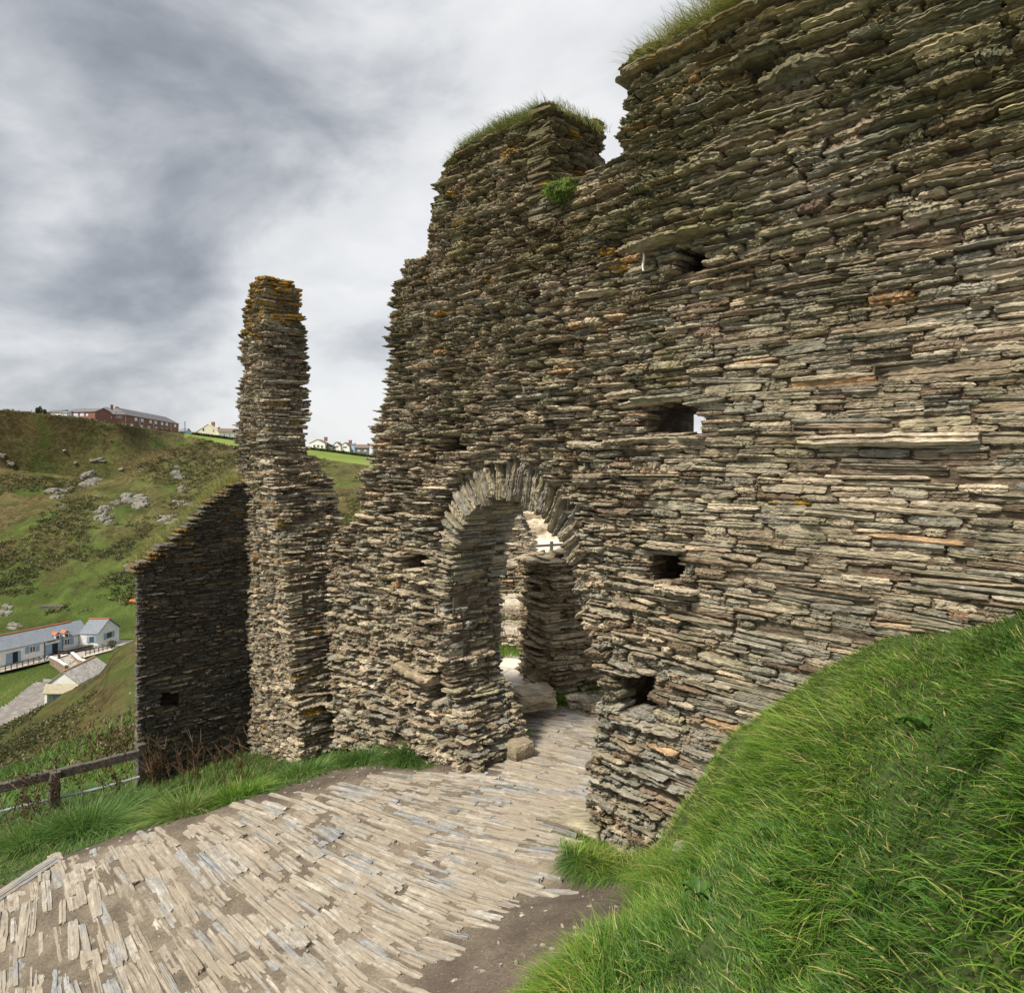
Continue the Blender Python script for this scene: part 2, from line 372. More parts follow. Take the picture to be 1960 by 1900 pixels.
def m_grass(name, stops):
    def b(t, bs, out):
        tone = t.attr('tone'); h = t.attr('hh')
        c = t.ramp(tone, stops)
        c = t.mix(t.math('MULTIPLY', h, .25), c, (.28, .30, .06))
        t.set(bs.inputs['Base Color'], c); bs.inputs['Roughness'].default_value = .5; bs.inputs['Specular IOR Level'].default_value = .35
        tr = t.n('ShaderNodeBsdfTranslucent', ins={'Color': c}); mx = t.n('ShaderNodeMixShader', ins={0: .35, 1: bs.outputs[0], 2: tr.outputs[0]})
        t.t.links.new(mx.outputs[0], out.inputs[0])
    return material(name, b)
M_grass = m_grass('fresh_grass', [(0, (.03, .12, .02)), (.3, (.06, .19, .022)), (.55, (.12, .27, .025)), (.8, (.25, .38, .05)), (.9, (.42, .40, .12)), (1, (.58, .47, .25))])
M_grassdry = m_grass('dry_grass', [(0, (.10, .14, .03)), (.4, (.20, .22, .06)), (.7, (.36, .32, .11)), (1, (.50, .38, .18))])
M_grassmix = m_grass('verge_grass', [(0, (.04, .12, .04)), (.35, (.07, .18, .04)), (.6, (.13, .26, .05)), (.8, (.28, .30, .10)), (1, (.48, .38, .20))])
M_weed = m_grass('dead_weed', [(0, (.05, .025, .016)), (.5, (.10, .055, .03)), (1, (.25, .17, .09))])

def blades(name, Pt, Nn, length, width, lean, tone, mat, parent=None, curl=1.0, seg=4, rng=None, zoff=-.01):
    """grass blades; lean (n,3) is the horizontal-ish drift at the tip as a fraction of length"""
    rng = rng or R; n = len(Pt)
    tt = np.linspace(0, 1, seg+1)
    up = unit_rows(Nn)
    side = np.cross(lean+rng.normal(0, .25, (n, 3)), up); side = unit_rows(side)
    yaw = rng.uniform(-.9, .9, n)[:, None]; fwd = np.cross(up, side); side = unit_rows(side*np.cos(yaw)+fwd*np.sin(yaw))
    V = []; hh = []
    for k, t_ in enumerate(tt):
        c = Pt + up*(length*(t_ - .35*curl*t_**2.2*np.linalg.norm(lean, axis=1)))[:, None] + lean*(length*(.35*t_+.65*t_**2)*curl)[:, None] + up*zoff
        wd = (width*(1-.15*t_)*(1 if k else .7)*(.62 if k == seg-1 else 1))[:, None]*.5
        if k < seg: V += [c-side*wd, c+side*wd]; hh += [np.full(n, t_)]*2
        else: V.append(c); hh.append(np.full(n, t_))
    V = np.stack(V, 1); K = V.shape[1]; hh = np.stack(hh, 1); base = (np.arange(n)*K)[:, None]
    q = np.concatenate([base+np.array([[2*k, 2*k+1, 2*k+3, 2*k+2]]) for k in range(seg-1)])
    tr = base+np.array([[2*seg-2, 2*seg-1, 2*seg]])
    return build(name, V.reshape(-1, 3), [q, tr], mat, parent, {'tone': np.repeat(tone, K), 'hh': hh.ravel()}, smooth=True)
def unit_rows(v): return v/np.maximum(np.linalg.norm(v, axis=1, keepdims=True), 1e-9)

# ------------------------------------------------------------------ main wall frame
CW = 4.54; kk = sqrt(1+.946**2)
D = np.array([-.946, 1, 0])/kk; Nw = np.array([-1, -.946, 0])/kk       # D: along the wall (to the left, away); Nw: towards the camera side
Fp = -Nw*CW/kk
def onwall(px, py, off=0.):
    """photo pixel -> (s,z) on a plane parallel to the wall, 'off' metres nearer the camera"""
    u = (px-CX)/FPX; c = (CW/kk-off)*kk; Y = c/(u+.946); p = np.array([u*Y, Y, 0]); return ((p-Fp)@D, (HY-py)/FPX*Y)
def wpoly(pts, off=0.): return [onwall(x, y, off) for x, y in pts]

def relief(a, z):
    a = np.asarray(a, float)
    return .035*fbm(a*1.1, np.asarray(z)*1.3, 0, 3, 11)*np.clip((a-1.0)/2+.35, .35, 1.2)
MW = Face(Fp, D, Nw, relief)
T = .52

outline_px = [(640, 1560), (652, 1400), (640, 1200), (645, 1060), (662, 1012), (695, 990), (700, 940), (712, 900), (722, 850), (742, 800), (755, 720), (752, 640), (758, 560),
              (785, 505), (828, 490), (832, 430), (840, 350), (850, 322), (880, 285), (960, 245), (1046, 215), (1046, 300), (1042, 392), (1105, 345), (1186, 300), (1192, 240), (1205, 190), (1195, 150), (1205, 110), (1232, 90)]
outline = wpoly(outline_px) + [onwall(1455, 0), (.6, 2.40), (-2.2, 2.42), (-2.2, -3.3), onwall(1500, 1900)]
outline = [(s, z) if z > -3.2 else (s, -3.3) for s, z in outline]
arch_px = [(1150, 1900), (1140, 1590), (1135, 1500), (1140, 1400), (1160, 1330), (1150, 1250), (1125, 1190), (1113, 1130), (1098, 1070), (1072, 1020), (1032, 976), (985, 950), (950, 948), (915, 965), (885, 1000), (868, 1050), (862, 1110), (858, 1200), (864, 1310), (898, 1455), (905, 1900)]
arch = wpoly(arch_px)
ring_px = [(1185, 1900), (1140, 1590), (1135, 1500), (1140, 1400), (1160, 1330), (1150, 1250), (1125, 1190), (1118, 1130), (1122, 1040), (1095, 960), (1045, 905), (990, 880), (930, 888), (878, 925), (845, 985), (838, 1050), (848, 1110), (858, 1200), (864, 1310), (898, 1455), (905, 1900)]
ring = wpoly(ring_px)
holes_px = [[(1296, 520), (1300, 478), (1355, 470), (1357, 505), (1335, 525)],
            [(1232, 832), (1236, 788), (1290, 766), (1328, 776), (1346, 800), (1344, 830)],
            [(1238, 1105), (1250, 1060), (1308, 1052), (1312, 1085), (1298, 1115)],
            [(1180, 1362), (1190, 1292), (1252, 1290), (1258, 1345), (1240, 1366)],
            [(850, 868), (854, 832), (886, 826), (890, 858)],
            [(776, 1092), (780, 1058), (820, 1056), (824, 1086)],
            [(1432, 165), (1436, 100), (1484, 84), (1490, 140), (1462, 168)],
            [(826, 1340), (828, 1282), (864, 1278), (862, 1340)]]
holes = [wpoly(h) for h in holes_px]
through = 1
def inside_main(a, z):
    m = in_poly(a, z, outline) & ~in_poly(a, z, arch)
    for h in holes: m &= ~in_poly(a, z, h)
    return m
wall = tag(empty('ruined_wall', MW.at(2.5, -2.4)), 'tall ruined slate gatehouse wall with arched doorway and square putlog holes', 'wall')
def fwd_main(a, z):
    k = np.clip((a-1.2)/2.2, 0, 1); hi = np.clip((z-.2)/1.4, 0, 1)*.8; return -.006-.022*np.maximum(k, hi)
V, f = slab_core(MW, inside_main, -2.2, 6.4, -3.3, 2.6, .026, T, fwd=fwd_main)
build('mortar_core', V, f, M_mortar, wall)
# blind backs of the putlog holes
vv = []; ff = []
for i, h in enumerate(holes):
    if i == through: continue
    a = [p[0] for p in h]; zz_ = [p[1] for p in h]; c = [MW.at(x, y, -.34) for x, y in ((min(a)-.05, min(zz_)-.05), (max(a)+.05, min(zz_)-.05), (max(a)+.05, max(zz_)+.05), (min(a)-.05, max(zz_)+.05))]
    ff.append([len(vv)+k for k in range(4)]); vv += c
build('hole_back', np.array(vv), np.array(ff), M_mortar, wall)

def iv_main(z):
    iv = scan(outline, z); ex = scan(ring, z)
    for h in holes: ex += scan(h, z)
    return minus(iv, ex)
def sm(x, a, b): x = min(max((x-a)/(b-a), 0), 1); return x*x*(3-2*x)
def mod_main(a, z):
    k = sm(a, 1.2, 3.4)                     # 0 = right smooth pointed masonry, 1 = rough weathered left part
    hi = sm(z, .2, 1.6)                     # high courses weather out more
    r = max(k, hi*.75)
    if z > 1.15 and a > 2.6: r *= .55       # tidier upper tower
    return (1.3-.5*k, .26+.90*r, .36+.95*r)
def tone_main(a, z):
    v = R.random()
    if v > .955: v = .955+.045*R.random() if R.random() < .4 else .9
    g_ = sm(-z, .5, 1.5)*sm(-a, -3.4, -2.2)
    if R.random() < .65*g_: v = R.choice([.28, .3, .62, .66, .70, .06])
    if z > 1.15 and a > 2.6 and R.random() < .5: v = R.uniform(0, .2)
    return v
def lich_main(a, z):
    return 1.0 if (z > 1.0 and a > 2.4 and R.random() < .02) else (1.0 if R.random() < .0012 else 0)
S = Stones()
fill(S, MW, -2.75, 2.42, iv_main, mod=mod_main, tonef=tone_main, lichf=lich_main, h=(.020, .052), l=(.09, .27), pr=(.014, .095), drop=.02, edge=.045, split=.5)
# long pale stone, slabs and lintels that show in the photograph
def special(S, F, px, py, L, H, Pr, tone, off=0., tilt=0., rough=1.2, B=.15, lich=0.):
    a, z = onwall(px, py, off); A = unit(F.A+UP*tilt); N = F.N; S.add(F.at(a, z), A, unit(np.cross(N, A)) if np.cross(N, A)[2] > 0 else -unit(np.cross(N, A)), N, L, H, Pr, B, rough, tone, lich)
special(S, MW, 1690, 842, .74, .055, .055, .93)
special(S, MW, 1300, 463, .46, .035, .15, .5, tilt=-.04)
special(S, MW, 1460, 115, .30, .05, .12, .3)
special(S, MW, 1530, 150, .34, .09, .13, .3)
special(S, MW, 1290, 841, .44, .028, .07, .55)
special(S, MW, 1275, 858, .36, .03, .06, .15)
special(S, MW, 1270, 762, .42, .022, .06, .7)
special(S, MW, 1275, 1048, .30, .03, .07, .4); special(S, MW, 1300, 1127, .26, .035, .08, .93)
special(S, MW, 1215, 1278, .30, .03, .06, .35); special(S, MW, 1240, 1388, .42, .05, .05, .6)
special(S, MW, 800, 1100, .22, .05, .13, .5); special(S, MW, 870, 828, .3, .03, .1, .8)
special(S, MW, 805, 1285, .52, .09, .13, .15, tilt=.05, rough=.8)
# capping slabs along the right hand top
a0, _ = onwall(1195, 150)
for a in np.arange(-2.0, a0-.12, .27): special_L = R.uniform(.26, .36); S.add(MW.at(a, 2.27+R.normal(0, .006)), D, UP, Nw, special_L, .045, .13+R.uniform(-.02, .02), .5, .7, .3, .25)
S.build('stonework', M_slate, wall)

_a, _z = onwall(1250, 508); V_ = []
for k_ in range(7):
    for dx_, dn_ in ((-.006, .09), (.006, .09), (.006, .10), (-.006, .10)): V_.append(MW.at(_a+dx_*(1-abs(k_-3)/5)+.004*sin(k_), _z+(k_-3)*.017, dn_))
build('pale_root', np.array(V_), [np.array([[4*k_+j_, 4*k_+(j_+1) % 4, 4*k_+4+(j_+1) % 4, 4*k_+4+j_] for k_ in range(6) for j_ in range(4)])], m_slate('bleached_root', [(0, (.7, .66, .58)), (1, (.8, .76, .68))], dustamt=0, green=0), wall, {'lc': np.array(V_), 'tone': np.ones(28), 'lich': np.zeros(28)})
# arch ring: thin slates on edge radiating round the opening, three deep so that the soffit is ragged
S = Stones()
pin = np.array(arch[6:17]); pout = np.array(ring[6:17])
def resample(p, n):
    d = np.concatenate([[0], np.cumsum(np.linalg.norm(np.diff(p, axis=0), axis=1))]); q = np.linspace(0, d[-1], n); return np.stack([np.interp(q, d, p[:, 0]), np.interp(q, d, p[:, 1])], 1)
NV = 78; pi_, po_ = resample(pin, NV), resample(pout, NV)
for i in range(NV):
    c0, c1 = pi_[i], po_[i]; rad = c1-c0; rl = np.linalg.norm(rad)
    j = min(i+1, NV-1); k_ = max(i-1, 0); tg = (pi_[j]-pi_[k_]); th = np.linalg.norm(tg)/max(j-k_, 1)
    frac = i/(NV-1); rd = rad/max(rl, .01) if rl > .07 else np.array([0., 1.])
    # blend to horizontal slates close to the springings
    perp = np.array([tg[1], -tg[0]])/np.linalg.norm(tg); perp = perp if perp@rad > 0 else -perp
    rd = unit(perp*.6+rd*.4+R.normal(0, .05, 2)); Aw = D*rd[0]+UP*rd[1]; Zw = unit(np.cross(Nw, Aw))
    for (n0, dep) in ((0, .2), (-.19, .2), (-.37, .17)):
        L = max(rl, .1)*R.uniform(.6, 1.2)+.03 if n0 == 0 else .22
        cc = c0 + rd*(L/2 - R.uniform(.0, .05))
        S.add(Fp+D*cc[0]+UP*cc[1]+Nw*(n0+float(relief(cc[0], cc[1]))), Aw, Zw, Nw, L, th*R.uniform(.6, 1.2), R.uniform(-.01, .07) if n0 == 0 else .01, dep, .75, R.choice([.3, .3, .4, .55, .66, .7, .82]), 0)
S.build('arch_ring', M_slate, wall)
# left jamb reveal (faces the opening), with the heavier pier foot that stands forward at the bottom
S = Stones()
aL = lambda z: float(np.interp(z, [p[1] for p in arch[16:21]][::-1], [p[0] for p in arch[16:21]][::-1]))
def rev_off(a, z):
    a = np.asarray(a, float); z = np.asarray(z, float)
    s = np.interp(z, [p[1] for p in arch[15:21]][::-1], [p[0] for p in arch[15:21]][::-1])
    return -(s-4.1) + .05*fbm(a*5, z*4, 1, 3, 21) + .05*np.clip((-1.75-z)/.5, 0, 1) - .05*np.exp(-((a-.12)/.05)**2)*(z > -1.9)
RV = Face(Fp+D*4.1, -Nw, -D, rev_off)
fill(S, RV, -2.5, -.55, lambda z: [(-.02, T+.03)], h=(.025, .05), l=(.09, .26), pr=(.01, .06), B=.1, drop=.03, tonef=lambda a, z: R.choice([.13, .3, .3, .5, .66, .82]))
S.build('door_jamb', M_slate, wall)
# tower end face above the notch
aT, zT0 = onwall(1046, 215)
S = Stones()
TE = Face(Fp+D*aT, -Nw, -D, lambda a, z: .03*fbm(np.asarray(a)*4, np.asarray(z)*3, 2, 3, 31)+.02)
zn = onwall(1042, 392)[1]
fill(S, TE, zn-.15, zT0+.02, lambda z: [(-.03, T+.02)], h=(.025, .05), l=(.12, .32), pr=(.01, .06), B=.15, tonef=lambda a, z: R.uniform(0, .3) if R.random() < .6 else R.random(), lichf=lambda a, z: 1. if R.random() < .05 else 0.)
# back-top courses of tower, slightly higher at the rear corner
fill(S, Face(Fp+D*(aT)-Nw*(T-.05), D, Nw), zT0-.05, zT0+.10, lambda z: [(-.03, .16)], pr=(.01, .05), B=.1, lichf=lambda a, z: .6)
S.build('tower_return', M_slate, wall)

# ------------------------------------------------------------------ pillar of broken wall
OFF = .36
PF = Face(Fp+Nw*OFF, D, Nw, lambda a, z: .03*fbm(np.asarray(a)*2.2, np.asarray(z)*1.6, 4, 3, 41))
cor_px = [(582, 1600), (579, 1450), (567, 1325), (557, 1188), (550, 1086), (532, 984), (522, 877), (510, 800), (506, 748), (504, 650), (506, 556)]
lef_px = [(497, 534), (482, 552), (473, 590), (470, 660), (469, 690), (474, 702), (462, 745), (458, 800), (457, 870), (470, 930), (476, 1000), (480, 1100), (484, 1300), (486, 1600)]
pil = wpoly(cor_px+lef_px, OFF); cor = wpoly(cor_px, OFF)
TP = .38
pillar = tag(empty('stone_pillar', PF.at(6.3, -2.7)), 'tall thin slate wall fragment standing free, orange lichen on its top', 'pillar')
V, f = slab_core(PF, lambda a, z: in_poly(a, z, pil), 5.6, 8, -3.4, 2.2, .022, TP); build('mortar_core', V, f, M_mortar, pillar)
S = Stones()
lp = lambda a, z: 1. if (z > 1.15 and R.random() < .45 + (z-1.2)*.5) else (.9 if R.random() < .008 else 0.)
fill(S, PF, -3.3, 1.95, lambda z: scan(pil, z), h=(.02, .042), l=(.06, .17), pr=(.01, .065), rough=1.1, lichf=lp, tonef=lambda a, z: min(R.random(), .94), drop=.02)
sc = lambda z: float(np.interp(z, [p[1] for p in cor], [p[0] for p in cor]))
def ef_off(a, z): return -(np.interp(z, [p[1] for p in cor], [p[0] for p in cor])-6.) + .035*fbm(np.asarray(a)*5, np.asarray(z)*3, 3, 3, 47)
EF = Face(Fp+Nw*OFF+D*6., -Nw, -D, ef_off)
_rp = [(560, 556), (574, 614), (581, 650), (586, 700), (590, 760), (589, 800), (580, 835), (583, 860), (604, 872), (607, 900), (634, 918), (640, 950), (648, 990), (650, 1100), (642, 1200), (642, 1450), (642, 1600)]
_wz = []
for x_, y_ in _rp:
    u_ = (x_-CX)/FPX; Yc = float(np.interp(y_, [c[1] for c in cor_px][::-1], [CW/kk*kk-OFF*kk]*len(cor_px))); uc = (float(np.interp(y_, [c[1] for c in cor_px][::-1], [c[0] for c in cor_px][::-1]))-CX)/FPX
    Yc = (CW-OFF*kk)/(uc+.946); Xc = uc*Yc; t_ = (u_*Yc-Xc)/(-Nw[0]+Nw[1]*u_); _wz.append(((HY-y_)/FPX*(Yc+.4), t_))
_wz = sorted(_wz); print('pillar widths', [round(w_[1], 2) for w_ in _wz])
wz = lambda z: float(np.interp(z, [w_[0] for w_ in _wz], [w_[1] for w_ in _wz]))
fill(S, EF, -3.3, 1.86, lambda z: [(-.02, wz(z)+.02)], h=(.022, .05), l=(.12, .36), pr=(.0, .06), rough=1.2, B=.2, drop=.05, tonef=lambda a, z: min(R.random(), .93), tilt=.05,
     lichf=lambda a, z: 1. if (z > 1.45 and R.random() < .6) else (1. if R.random() < .03 else 0.))
# top rubble
for i in range(26):
    a = R.uniform(6.8, 7.1); S.add(Fp+D*a+UP*(1.80+R.uniform(-.03, .06)-(a-6.72)*.25)+Nw*(OFF-R.uniform(.05, .4)), D, UP, Nw, R.uniform(.1, .18), .03, .05, .12, 1, .4, 1.)
S.build('stonework', M_slate, pillar)

# ------------------------------------------------------------------ dark buttress wall left of the pillar
Cn = np.array([-2.776, 7.21, 0])
def dpx(px, py): u = (px-CX)/FPX; a = (-2.776-7.21*u)/(.726-.687*u); return (a, (HY-py)/FPX*(7.21-.687*a))
DW = Face(Cn, Nw, -D, lambda a, z: .015*fbm(np.asarray(a)*2, np.asarray(z)*2, 4, 3, 51))
dark_px = [(486, 1600), (480, 925), (452, 930), (430, 945), (402, 968), (372, 1000), (345, 1028), (318, 1050), (292, 1068), (272, 1082), (262, 1092), (262, 1600)]
dk = [dpx(*p) for p in dark_px]; dk[0] = (-.05, -3.5); dk[-1] = (1.09, -3.5)
dhole = [dpx(*p) for p in ((307, 1356), (307, 1325), (345, 1324), (345, 1356))]
butt = tag(empty('buttress_wall', DW.at(.5, -3.0)), 'dark slate wall with sloping top and one small square hole', 'wall')
bkv = np.array([-.552, 1, 0])*.42
V, f = slab_core(DW, lambda a, z: in_poly(a, z, dk) & ~in_poly(a, z, dhole), -.1, 1.14, -3.5, 0., .018, .3, back=bkv); build('mortar_core', V, f, M_mortar, butt)
c = [DW.at(x, y, -.2) for x, y in ((dhole[0][0]-.1, dhole[0][1]-.1), (dhole[2][0]-.1, dhole[0][1]-.1), (dhole[2][0]+.1, dhole[2][1]+.1), (dhole[0][0]+.1, dhole[2][1]+.1))]
c = [DW.at(x, y, -.22) for x, y in ((.60, dhole[0][1]-.06), (1.04, dhole[0][1]-.06), (1.04, dhole[2][1]+.06), (.60, dhole[2][1]+.06))]
build('hole_back', np.array(c), np.array([[0, 1, 2, 3]]), M_mortar, butt)
S = Stones()
fill(S, DW, -3.3, -.2, lambda z: minus(scan(dk, z), scan(dhole, z)), h=(.018, .044), l=(.07, .26), pr=(.004, .035), rough=.7, B=.08, edge=.008, tonef=lambda a, z: R.random(), lichf=lambda a, z: 1. if (z > -1.15 and R.random() < .07) else 0.)
tp = np.array(dk[1:11])
for q in resample(tp, 26):
    for dd in (0, .5): S.add(DW.O+DW.A*q[0]+UP*(q[1]+R.uniform(-.01, .02))+bkv*dd+DW.N*.01, Nw, UP, -D, R.uniform(.08, .16), .025, .03, .2, .8, R.random(), 1. if R.random() < .35 else 0)
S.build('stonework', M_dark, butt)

# ------------------------------------------------------------------ near ground (thin plate spline through measured points)
ctrl = [(960, 1462, -2.33), (700, 1480, -2.45), (500, 1520, -2.50), (270, 1592, -2.56), (110, 1640, -2.62), (0, 1705, -2.63), (780, 1900, -2.33), (400, 1900, -2.45), (0, 1900, -2.60), (-400, 1900, -2.7),
        (1080, 1690, -2.27), (1060, 1610, -2.27), (1140, 1560, -2.28), (1150, 1350, -2.34), (1000, 1380, -2.34), (800, 1600, -2.38), (480, 1700, -2.46),
        (840, 1450, -2.42), (640, 1462, -2.68), (560, 1478, -2.8), (480, 1490, -2.9), (380, 1508, -2.96), (262, 1530, -3.0), (140, 1548, -3.02), (0, 1580, -3.03), (-300, 1650, -3.1),
        (0, 1640, -2.85), (200, 1600, -2.72), (900, 1820, -2.25), (1120, 1720, -2.18), (1240, 1680, -2.12), (1100, 1640, -2.2),
        # bank
        (1305, 1640, -1.98), (1308, 1545, -1.87), (1385, 1440, -1.47), (1450, 1400, -1.33), (1545, 1330, -1.09), (1640, 1262, -.88), (1760, 1222, -.76), (1960, 1192, -.625), (2400, 1150, -.4),
        (1000, 1900, -2.10), (1180, 1780, -1.98), (1300, 1700, -1.86), (1500, 1600, -1.42), (1500, 1900, -1.62), (1250, 1900, -1.88), (1700, 1400, -1.02), (1960, 1500, -.80), (1960, 1900, -1.12), (1700, 1750, -1.32), (1960, 1300, -.68), (1700, 1900, -1.4)]
cp = np.array([G(*c) for c in ctrl]); extra = np.array([(-4.9, 5.2, -3.25), (-4.2, 7.4, -3.45), (-5.5, 7.5, -3.9), (-6.5, 5, -3.9), (-3.0, 7.6, -3.2), (0, 0, -1.75), (-1.5, .5, -2.2), (-3, 1, -2.6), (1.5, 0, -1.05), (0, -1, -1.6), (3, 1, -.4), (-2.4, 7.2, -3.0), (.5, 6, -2.35), (0, 6.5, -2.35), (-6, 2, -3.1), (1, 5, -2.35)])
_wp = [(x_, CW/((x_-CX)/FPX+.946)) for x_ in (1190, 1235, 1272, 1312, 1345)]; extra = np.concatenate([extra, np.array([((x_-CX)/FPX*y_, y_-.03, z_) for (x_, y_), z_ in zip(_wp, (-2.34, -2.31, -2.26, -1.97, -1.77))])])
cp = np.concatenate([cp, extra])
def _tps(r2): return np.where(r2 > 1e-12, .5*r2*np.log(np.maximum(r2, 1e-12)), 0)
d2 = ((cp[:, None, :2]-cp[None, :, :2])**2).sum(-1); n = NC = len(cp)
Km = np.zeros((n+3, n+3)); Km[:n, :n] = _tps(d2)+np.eye(n)*.002; Km[:n, n] = 1; Km[:n, n+1:] = cp[:, :2]; Km[n, :n] = 1; Km[n+1:, :n] = cp[:, :2].T
Wt = np.linalg.solve(Km, np.concatenate([cp[:, 2], np.zeros(3)]))
def ground(x, y):
    x = np.asarray(x, float); y = np.asarray(y, float); sh = x.shape; q = np.stack([x.ravel(), y.ravel()], -1); out = np.empty(len(q))
    for i in range(0, len(q), 20000):
        b = q[i:i+20000]; out[i:i+20000] = _tps(((b[:, None]-cp[None, :, :2])**2).sum(-1))@Wt[:NC]+Wt[NC]+b@Wt[NC+1:]
    return out.reshape(sh)
def px_of(p): return CX+FPX*p[..., 0]/np.maximum(p[..., 1], .05), HY-FPX*p[..., 2]/np.maximum(p[..., 1], .05)
wn = lambda x, y: (x-Fp[0])*Nw[0]+(y-Fp[1])*Nw[1]          # signed distance in front of the main wall
def ws(x, y): return (x-Fp[0])*D[0]+(y-Fp[1])*D[1]

gridX = np.arange(-7.2, 3.6, .035); gridY = np.concatenate([np.arange(-1.5, 8.6, .035)])
X, Y = np.meshgrid(gridX, gridY, indexing='ij'); Zg = ground(X, Y)
# plan outlines, traced as pixels on the ground
path_px = [(-500, 2050), (-500, 1990), (0, 1722), (112, 1652), (175, 1632), (270, 1600), (420, 1560), (560, 1522), (700, 1482), (760, 1478), (860, 1476), (915, 1474), (960, 1462), (1010, 1440), (980, 1400), (975, 1350), (1000, 1360), (1060, 1348), (1120, 1330), (1160, 1318),
           (1200, 1340), (1200, 1500), (1160, 1560), (1075, 1590), (1062, 1625), (1085, 1688), (1040, 1722), (1000, 1745), (965, 1768), (945, 1788), (905, 1800), (868, 1830), (790, 1850), (775, 1950), (700, 2100), (-500, 2300)]
dirt_px = [(-600, 2400), (-500, 1960), (-50, 1725), (110, 1638), (250, 1592), (400, 1552), (520, 1515), (640, 1478), (720, 1466), (800, 1474), (930, 1462), (1010, 1430), (975, 1385), (985, 1352), (1060, 1342), (1160, 1315), (1250, 1300), (1250, 1500), (1180, 1590), (1090, 1580), (1062, 1625), (1100, 1660), (1180, 1690), (1225, 1715),
           (1205, 1760), (1150, 1790), (1085, 1830), (1020, 1880), (960, 1930), (900, 2100), (700, 2600)]
def gxy(px, py, it=6):
    z = -2.4
    for _ in range(it): p = G(px, py, z); z = float(ground(p[0], p[1]))
    return G(px, py, z)
path_xy = [tuple(gxy(*p)[:2]) for p in path_px]; dirt_xy = [tuple(gxy(*p)[:2]) for p in dirt_px]
jit = .05*fbm(X*4, Y*4, 0, 3, 61)
onpath = in_poly(X+jit, Y+jit*.7, path_xy); ondirt = in_poly(X+jit, Y-jit, dirt_xy)
onbank = (~ondirt) & (wn(X, Y) > -.1) & ((X*1.0 > -.2) & (Y < 5))
Zg = Zg + .010*fbm(X*7, Y*7, 0, 4, 62)*np.where(ondirt, 1, 2.5) + np.where(onpath, .0015, 0)
from_edge = fbm(X*1.5, Y*1.5, 3, 2, 63)
Zg = Zg + np.where(ondirt, 0, .03*from_edge)
keep = (wn(X, Y) > -.45) | (ws(X, Y) > 6.3) | ondirt
def smooth2(m, k):
    m = m.astype(float)
    for _ in range(k): m = (m+np.roll(m, 1, 0)+np.roll(m, -1, 0)+np.roll(m, 1, 1)+np.roll(m, -1, 1))/5
    return m
sand = smooth2(onpath, 8)
nx, ny = X.shape; I, J = np.meshgrid(np.arange(nx-1), np.arange(ny-1), indexing='ij')
qk = keep[:-1, :-1] & keep[1:, 1:]; idx = I*ny+J; quad = np.stack([idx, idx+ny, idx+ny+1, idx+1], -1)
def submesh(name, mask, mat, attrs=None, parent=None):
    f = quad[mask & qk]; u, inv = np.unique(f, return_inverse=True); V = np.stack([X, Y, Zg], -1).reshape(-1, 3)[u]
    return build(name, V, inv.reshape(-1, 4), mat, parent, {k: v.ravel()[u] for k, v in (attrs or {}).items()}, smooth=True)
cell_dirt = ondirt[:-1, :-1]
tag(submesh('path', cell_dirt, M_dirt, {'sand': sand}), kind='structure')
tag(submesh('ground', ~cell_dirt, M_turf), kind='structure')

# paving: slates on edge, fanned about a centre as the path curves
Cf = np.array([-5.6, 7.8]); S = Stones(); r = 3.6
rows = []
while r < 8.6:
    pass_len = R.uniform(.18, .42); rows.append((r, pass_len)); r += pass_len*.95
for (r0, ln) in rows:
    th = -2.4
    while th < .3:
        rm = r0+ln/2; tight = sm(rm, 5.0, 6.3)
        wdt = (R.uniform(.022, .05) if R.random() < .75 else R.uniform(.05, .085))*(1.25-.45*tight)
        th += wdt/rm*.5
        rr = rm+R.normal(0, .06); x, y = Cf[0]+rr*cos(th), Cf[1]+rr*sin(th)
        if -3.9 < x < 1.6 and .8 < y < 8:
            L = ln*R.uniform(.55, 1.25)
            if R.random() < .12: L *= 1.7
            ok = in_poly(np.array([x+.04*(R.random()-.5)]), np.array([y+.04*(R.random()-.5)]), path_xy)[0]
            if ok and R.random() < .93+.06*tight and wn(x, y) > -2.2:
                zz = float(ground(x, y)); A = np.array([cos(th), sin(th), (float(ground(x+.05*cos(th), y+.05*sin(th)))-zz)/.05]); A = unit(A+np.array([R.normal(0, .03), R.normal(0, .03), 0]))
                Zs = unit(np.cross(UP, A)); N = unit(np.cross(A, Zs)); N = N if N[2] > 0 else -N
                S.add(np.array([x, y, zz+.001+.0025*tight]), A, Zs, N, L, wdt*R.uniform(.80, 1.06), .002+.006*R.random(), .05, .26, R.random(), 0)
        th += wdt/rm*(.5+.12*(1-tight)*R.random())
print('paving stones', len(S.r))
o = tag(S.build('paving', M_pave, None, M=9), kind='structure')
# loose pebbles and stone chips on the earth
S = Stones()
for i in range(1700):
    x, y = R.uniform(-3.6, 1.0), R.uniform(1.6, 6)
    if in_poly(np.array([x]), np.array([y]), dirt_xy)[0]:
        if in_poly(np.array([x]), np.array([y]), path_xy)[0] and R.random() < .6: continue
        an = R.uniform(0, pi); A = np.array([cos(an), sin(an), 0]); sz = R.uniform(.004, .016)*(2 if R.random() < .04 else 1)
        S.add(np.array([x, y, float(ground(x, y))+.002]), A, np.array([-sin(an), cos(an), 0]), UP, sz*1.5, sz, sz*.4, .01, .05, R.random(), 0)
tag(S.build('gravel', M_pave, None, M=4), 'scattered small stone chips lying on the brown earth path', 'gravel', kind='stuff')

